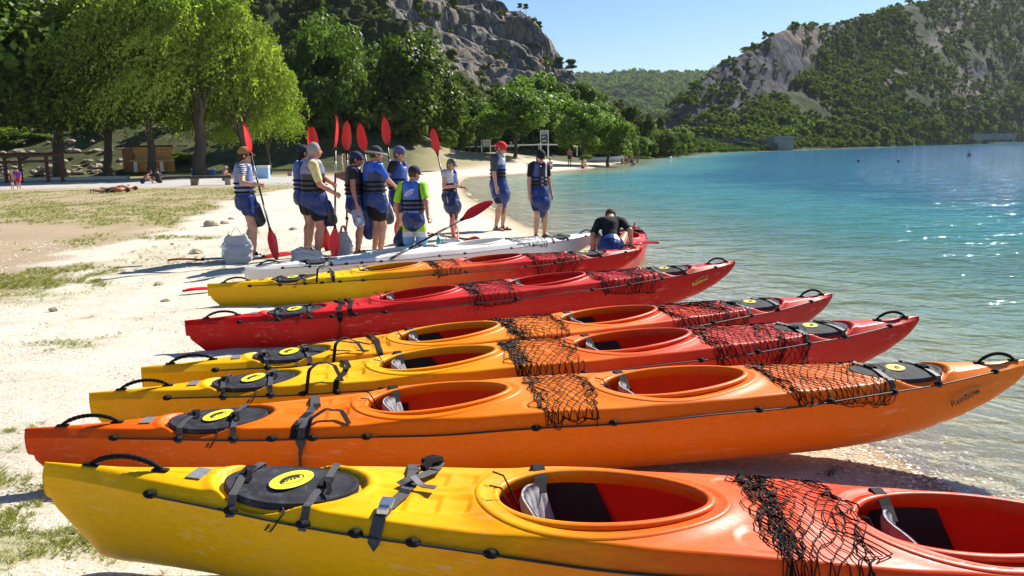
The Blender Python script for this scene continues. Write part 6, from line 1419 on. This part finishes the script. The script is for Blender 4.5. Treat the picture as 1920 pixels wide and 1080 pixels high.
# 9 red cap
f9 = F(936, 434, -.06)
def v9(V):
    c = np.tile(np.array([.014, .014, .02]), (len(V), 1)); c[(V[:, 2] > 1.22) & (V[:, 2] < 1.31)] = (.03, .07, .34); c[(V[:, 2] > 1.31) & (V[:, 1] > 0)] = (.45, .50, .60); return c
person('man in a red cap worn backwards and dark grey T-shirt standing at the water edge', f9, 1.86, 108, skin=SKP, build=.98, head_nod=26, hair=((.12, .06, .03), .0), hat=('backcap', (.70, .015, .03), None), shirt=((.055, .075, .085), .75), vest=v9, skirt=('bal', cols((.010, .034, .19))), shorts=(NAVY, .7), shoes=True, stance=(.09, .09, .04, -.04))
# 10 black cap
f10 = F(1012, 445, -.06)
def v10(V):
    c = np.tile(np.array([.03, .07, .26]), (len(V), 1)); c[(np.abs(V[:, 0]) < .07) & (V[:, 1] > 0)] = (.014, .013, .02); c[(V[:, 0] < -.07) & (V[:, 0] > -.12) & (V[:, 1] > .02)] = (.5, .52, .60); c[V[:, 2] < 1.14] = (.015, .016, .03); return c
person('long haired youth in a black cap with an open vest at the water edge', f10, 1.74, 152, skin=SKP, build=.9, head_turn=10, head_nod=34, hair=((.03, .017, .012), .12), hat=('cap', (.008, .012, .022), None), shirt=((.012, .012, .016), .6), vest=v10, skirt=('bal', cols((.010, .032, .18))), shorts=(NAVY, .7), shoes=True, stance=(.10, .12, 0, .05))
# 11 man sitting on the afloat kayak
q11 = atY(1146, 462, 11.7); f11 = (q11[0], 11.7)
hb11 = (.30, .14, .12)
person('man in a wet black T-shirt sitting hunched on the red kayak in the water', f11, 1.66, 6, z0=.10, pose='sit', lh=(-.24, .20, .06), rh=hb11, grip=(.4, .4), skin=(.50, .25, .15), build=.98, lean=42, head_nod=50, hair=((.07, .035, .015), .0), shirt=((.014, .014, .016), .8), skirt=('seat', cols((.010, .032, .18))), feetpos=((-.30, .40, -.1), (.22, .5, -.12)), knees=((-.35, .8, 1), (.35, .8, 1)))
paddle('paddle lying across the afloat kayak behind the sitting man, one blade over the water', atY(1236, 457, 11.9), atY(1085, 461, 12.6), 0.1, .1)
# loose paddles
paddle('paddle lying on the sand at the left, behind the grey carrier bag', onz(314, 489, .13), onz(556, 478, .11), .1, .2)
paddle('thin red blade poking out behind the lemon yellow stern', onz(342, 547, .07), onz(560, 528, .05), .0, .2)
paddle('small paddle lying on the sand right of the girl, its red blade turned to us', onz(900, 452, .05), onz(790, 436, .03), .5, .2)
# background people, small in the picture
def small(label, px, py, D, h, face, skin, top, bot, **k):
    q = atY(px, py, D); kw = dict(build=1.0, res=.024, hair=((.06, .03, .02), .0), skin=skin, z0=gz(q[0], D)); kw.update(k)
    if top: kw['shirt'] = (top, .6)
    if bot: kw['shorts'] = (bot, .4)
    return person(label, (q[0], D), h, face, **kw)
small('small child in a purple top and red shorts in front of the pergola', 38, 368, 40, 1.05, 180, SKP, (.25, .06, .45), (.6, .02, .03), z0=gz(*F(38, 368)[:2]))
small('small child holding the hand of the child in purple', 24, 362, 41, 1.0, 100, SKP, (.12, .05, .05), (.08, .03, .04))
small('tanned swimmer standing with raised arms beside the fence', 641, 311, 62, 1.5, 90, SKP, None, (.45, .32, .26), lh=(-.1, .2, 1.45), rh=(.1, .25, 1.45))
small('person standing on the far beach beneath the beach sign', 1068, 303, 76, 1.7, 180, SKT, None, (.06, .03, .03))
small('first bather standing in the water beside the posts', 1184, 307, 84, 1.5, 170, SKT, None, (.05, .05, .1), z0=-.5)
small('second bather by the posts, nearer the point', 1173, 303, 88, 1.5, 200, SKT, None, (.3, .05, .05), z0=-.4)
def sitting(label, px, py, D, h, face, skin, top, bot, **k):
    return small(label, px, py, D, h, face, skin, top, bot, pose='sit', lean=k.pop('lean', 12), feetpos=((-.14, .55, .05), (.14, .58, .05)), knees=((0, 0, 1), (0, 0, 1)), lh=(-.15, .38, .35), rh=(.15, .38, .35), **k)
sitting('bare backed person sitting bent forward in the shade beside the tree trunk', 268, 350, 47, 1.7, 70, SKT, None, (.02, .03, .14), lean=40)
sitting('second person sitting in the shade, just right of the bare backed one', 300, 347, 48, 1.6, -60, SKT, (.03, .03, .04), (.03, .03, .03))
sitting('person in a pale hat sitting by the stone bench', 421, 343, 50, 1.65, 100, SKT, None, (.2, .2, .18), hat=('cap', (.5, .48, .36), None))
sitting('sunbather sitting up behind the pale hat', 446, 329, 55, 1.65, 200, SKP, None, (.1, .05, .05))
sitting('dark haired person sitting left of the woman in the brown cap', 462, 330, 56, 1.65, 150, SKT, None, (.1, .03, .03))
sitting('bather sitting on the far beach under the bank', 1032, 311, 68, 1.65, 200, SKP, None, (.05, .05, .1))
sitting('bather at the tip of the far beach beside the dry bush', 1093, 313, 72, 1.65, 160, SKP, None, (.3, .05, .05))
for lb, px, py, sk, bt in (('left sunbather lying on the sand at the edge of the shade', 172, 356, SKT, (.10, .05, .05)), ('right sunbather in red lying just behind the left one', 190, 352, SKP, (.6, .03, .02))):
    q = onz(px, py + 6, .1); D = q[1]
    p, _ = person(lb, (q[0], D), 1.70, 0, lh=(-.3, .05, .95), rh=(.3, .05, .95), skin=sk, res=.024, z0=gz(q[0], D) + .14, shorts=(bt, .35), hair=((.08, .03, .015), .0))
    p.rotation_euler = (math.radians(-90), 0, math.radians(-92)); 
# carrier bags
def bag(label, px, py, D, wd, ht, seed, lean=0, handle=True, tilt_=0, parent_z=None):
    q = atY(px, py, D); z = gz(q[0], q[1]) if parent_z is None else parent_z
    r = thing('carrier_bag', label, 'bag', (q[0], q[1], z), (0, tilt_, lean), 'grey plastic bags')
    n, m = 36, 26; V = []
    for i in range(m):
        t = i / (m - 1); wr0 = wd * (.5 + .06 * math.sin(t * 3)) * (1 - .45 * max(0, t - .6) / .4 * 1.0); dp = wd * .34 * (1 - .72 * t ** 1.6)
        for j in range(n):
            a = 2 * math.pi * j / n; c, s_ = math.cos(a), math.sin(a); e = .45; V.append((math.copysign(abs(c) ** e, c) * wr0 * (.96 if t < .05 else 1), math.copysign(abs(s_) ** e, s_) * dp, ht * t * (1 + .05 * math.sin(a * 2 + seed))))
    V = np.array(V); nn = fbm(V * 14 + seed * 5, 4, seed, True) - .6; d = V * np.array([1, 1, 0]); d /= np.linalg.norm(d, axis=1)[:, None] + 1e-6; V = V + d * nn[:, None] * wd * .28 + np.array([0, 0, 1]) * (fbm(V * 9, 3, seed)[:, None] - .5) * .03 * (V[:, 2:3] > .02)
    f = [(i * n + j, i * n + (j + 1) % n, (i + 1) * n + (j + 1) % n, (i + 1) * n + j) for i in range(m - 1) for j in range(n)] + [tuple(range(n))[::-1]]
    obj('bag_body', mesh('bag_body', V, f, True, [M_BAG]), r)
    if handle:
        for sy in (-1, 1):
            t = np.linspace(0, 1, 12); pts = np.stack([(t - .5) * wd * .42, sy * .02 + t * 0, ht * .93 + np.sin(t * np.pi) * ht * .30], 1); v, ff = strip_geo(pts, np.tile([.0, .018, .0], (12, 1)), .006); obj('bag_handle', mesh('bag_handle', v, ff, True, [M_BAG if sy < 0 else M_BLK if 'dark handle' in label else M_BAG]), r)
    return r
bag('grey plastic carrier bag standing at the feet of the woman in the brown cap', 447, 496, 11.9, .36, .42, 1, .3)
bag('crumpled grey bag slumped on the white kayak before the grey haired man', 575, 489, 11.6, .40, .24, 2, .1, True, .25)
bag('grey plastic bag with a dark handle standing behind the lower red blade', 646, 482, 12.4, .22, .40, 3, -.2)
bag('small clear bag lying on the sand beside the girl in the camouflage cap', 846, 462, 13.4, .36, .18, 4, .2, False)
q = onz(823, 464, .05); tb = thing('teal_bottle', 'small teal bottle beside the clear bag behind the white kayak', 'bottle', (q[0], q[1], gz(q[0], q[1])))
obj('body', MB().tube([(0, 0, 0), (0, 0, .15), (0, 0, .18), (0, 0, .2)], [.045, .045, .03, .02], 10).build('body', m_plain('teal_plastic', (.05, .40, .42), .35), True), tb); obj('cap', MB().tube([(0, 0, .2), (0, 0, .23)], .024, 8).build('cap', M_WHITE), tb)
# black sandals left by the first bag
for px, py, lb in ((478, 489, 'black sandals left beside the grey carrier bag'),):
    q = onz(px, py, .03); t = thing('sandals', lb, 'sandals', (q[0], q[1], gz(q[0], q[1])), (0, 0, -1.2))
    for sx in (-.07, .08): mb = MB(); k = np.linspace(0, 2 * np.pi, 15)[:-1]; mb.add([(sx + .045 * math.sin(a), .13 * math.cos(a), zz) for zz in (.003, .03) for a in k], [tuple(range(14))[::-1], tuple(range(14, 28))] + [(j, (j + 1) % 14, 14 + (j + 1) % 14, 14 + j) for j in range(14)]); mb.tube([(sx + .045 * math.cos(a), .04, .03 + .06 * math.sin(a)) for a in np.linspace(0, 3.14, 8)], .012, 5); obj('sandal', mb.build('sandal', M_BLK), t)
# orange red tow line hanging from the girl's hand
q0, q1 = atY(853, 415, 14.7), onz(860, 462, .03)
thing('tow_line', 'thin orange red line hanging beside the girl in the camouflage cap', 'cord', me=mesh('tow_line', *tube_geo([q0, (q0 * .6 + q1 * .4) + [.03, 0, 0], q1, q1 + [-.15, -.15, .01]], .012, 5), True, [m_plain('orange_line', (.75, .10, .04), .5)]))
# wooden posts in the shallows by the point
for i, (px, py) in enumerate(((1172, 306), (1177, 305), (1166, 307))):
    q = onz(px, py, ZW); thing('mooring_post', ['middle', 'right', 'left'][i] + ' one of three short wooden posts by the white boat', 'post', (q[0], q[1], ZW - .3), me=MB().tube([(0, 0, 0), (0, 0, .9)], [.10, .085], 8).build('mooring_post', M_BARK))

# ------------------------------------------------------------------ stones, driftwood, grass
M_ST2 = m_plain('beach_stone', (.50, .40, .28), .9, .3, 4, .6, bscale=20, bd=.01)
RK2 = [rock_mesh(s + 20, 10, M_ST2) for s in range(4)]
for px, py, s, lb in [(398, 424, .17, 'largest pale stone on the sand behind the carrier bag'), (422, 420, .10, 'grey stone beside the largest one'), (369, 479, .11, 'brown rounded stone behind the lying paddle'), (471, 425, .08, 'flat pale stone between the paddle and the woman'), (550, 433, .08, 'dark flat stone left of the grey haired man'), (434, 412, .07, 'small stone furthest back on the sand'), (300, 534, .06, 'bleached stick and stone left of the lemon yellow stern'), (100, 583, .05, 'small dark stone alone on the pale gravel at the left'), (312, 566, .045, 'small ochre stone left of the red stern'), (1278, 872, .035, 'small pink stone in the shadow of the all orange kayak')]:
    q = onz(px, py, .03); thing('stone', lb, 'stone', (q[0], q[1], gz(q[0], q[1]) + s * .2), (0, 0, px), me=RK2[px % 4], scale=(s * 1.25, s, s * .8))
for pts, lb in [([(215, 511), (240, 509), (268, 508)], 'thin dark twig on the pale gravel'), ([(1555, 868), (1573, 850)], 'short dry stick on the shingle near the bow of the all orange kayak')]:
    thing('twig', lb, 'twig', me=mesh('twig', *tube_geo([onz(a, b, .0) * [1, 1, 0] + [0, 0, gz(*onz(a, b, 0)[:2]) + .012] for a, b in pts], .008, 5), True, [M_BARK]))
def scatter_mesh(name, base_v, base_f, pts, sc, rng, mat, rnd=True, flat=1.0, **props):
    nb = len(base_v); n = len(pts); a = rng.uniform(0, 6.28, n); ca, sa = np.cos(a)[:, None], np.sin(a)[:, None]
    q = base_v[None]; v = np.stack([q[..., 0] * ca - q[..., 1] * sa, q[..., 0] * sa + q[..., 1] * ca, np.broadcast_to(q[..., 2] * flat, (n, nb))], 2) * sc[:, None, None] + pts[:, None]
    f = (np.array(base_f)[None] + np.arange(n)[:, None, None] * nb).reshape(-1, np.array(base_f).shape[1])
    return obj(name, mesh(name, v.reshape(-1, 3), f, False, [mat], None, {'rnd': np.repeat(rng.uniform(0, 1, n), len(base_f))}), kind='stuff', **props)
def pts_near(n, lo, hi, test, seed, ymin=2.2, ymax=14):
    """points on the ground thinning out with distance"""
    rng = np.random.default_rng(seed); y = ymin * (ymax / ymin) ** rng.uniform(0, 1, n); x = rng.uniform(lo, hi, n) * y; k = test(x, y, rng); x, y = x[k], y[k]; return np.stack([x, y, ground_z(x, y)], 1)
rng = np.random.default_rng(44)
oc = np.array([[1, 0, 0], [0, 1, 0], [-1, 0, 0], [0, -1, 0], [.2, .1, .7], [0, 0, -.5]], float); of = [(0, 1, 4), (1, 2, 4), (2, 3, 4), (3, 0, 4)]
pp = pts_near(42000, -.72, .70, lambda x, y, r: (shore_dist(x, y) > -.35), 50, 1.9, 16)
M_PEB = NT('pebbles'); _p = M_PEB.P(Roughness=.8); M_PEB.l(M_PEB.ramp(M_PEB.attr('rnd'), [(0, (.24, .18, .13)), (.3, (.50, .42, .32)), (.7, (.68, .62, .54)), (1, (.78, .76, .72))]), _p.inputs['Base Color'])
scatter_mesh('pebbles', oc, of, pp + [0, 0, .001], rng.uniform(.35, 1, len(pp)) ** 2.2 * .0035 * (1.0 + pp[:, 1] * .45) * np.where(pp[:, 0] > .5, .8, 1), rng, M_PEB.m, flat=.8)
pp = pts_near(60000, -.1, .75, lambda x, y, r: (np.abs(shore_dist(x, y) - .05) < .75 * r.uniform(.2, 1, len(x))), 57, 2.2, 16)
scatter_mesh('shore_pebbles', oc, of, pp + [0, 0, .002], rng.uniform(.3, 1, len(pp)) ** 2.5 * .011 * (1.0 + pp[:, 1] * .12), rng, M_PEB.m, flat=.7)
# grass tufts: bunches of bent blades
bv = []; bf = []
for i in range(7):
    a = i * .9; r = .25 + .12 * (i % 3); c, s_ = math.cos(a), math.sin(a); w_ = .045; k = len(bv)
    bv += [(c * .1 - s_ * w_, s_ * .1 + c * w_, 0), (c * .1 + s_ * w_, s_ * .1 - c * w_, 0), (c * r + s_ * w_ * .7, s_ * r - c * w_ * .7, .5 + .1 * (i % 2)), (c * r * 2.0, s_ * r * 2.0, .62 + .22 * (i % 3))]; bf += [(k, k + 1, k + 2, k + 3)]
def grasstest(x, y, r): so, g = zones(x, y); return (g > r.uniform(.3, 1.25, len(x))) & (shore_dist(x, y) > 1)
gp = pts_near(60000, -.72, .1, grasstest, 51, 2.0, 11)
scatter_mesh('grass', np.array(bv), bf, gp, rng.uniform(.4, 1.0, len(gp)) * .030, rng, L_GRS)
gp = pts_near(60000, -.72, -.1, grasstest, 52, 10, 45)
scatter_mesh('meadow_grass', np.array(bv), bf, gp, rng.uniform(.5, 1.1, len(gp)) * .055, rng, L_GRS)
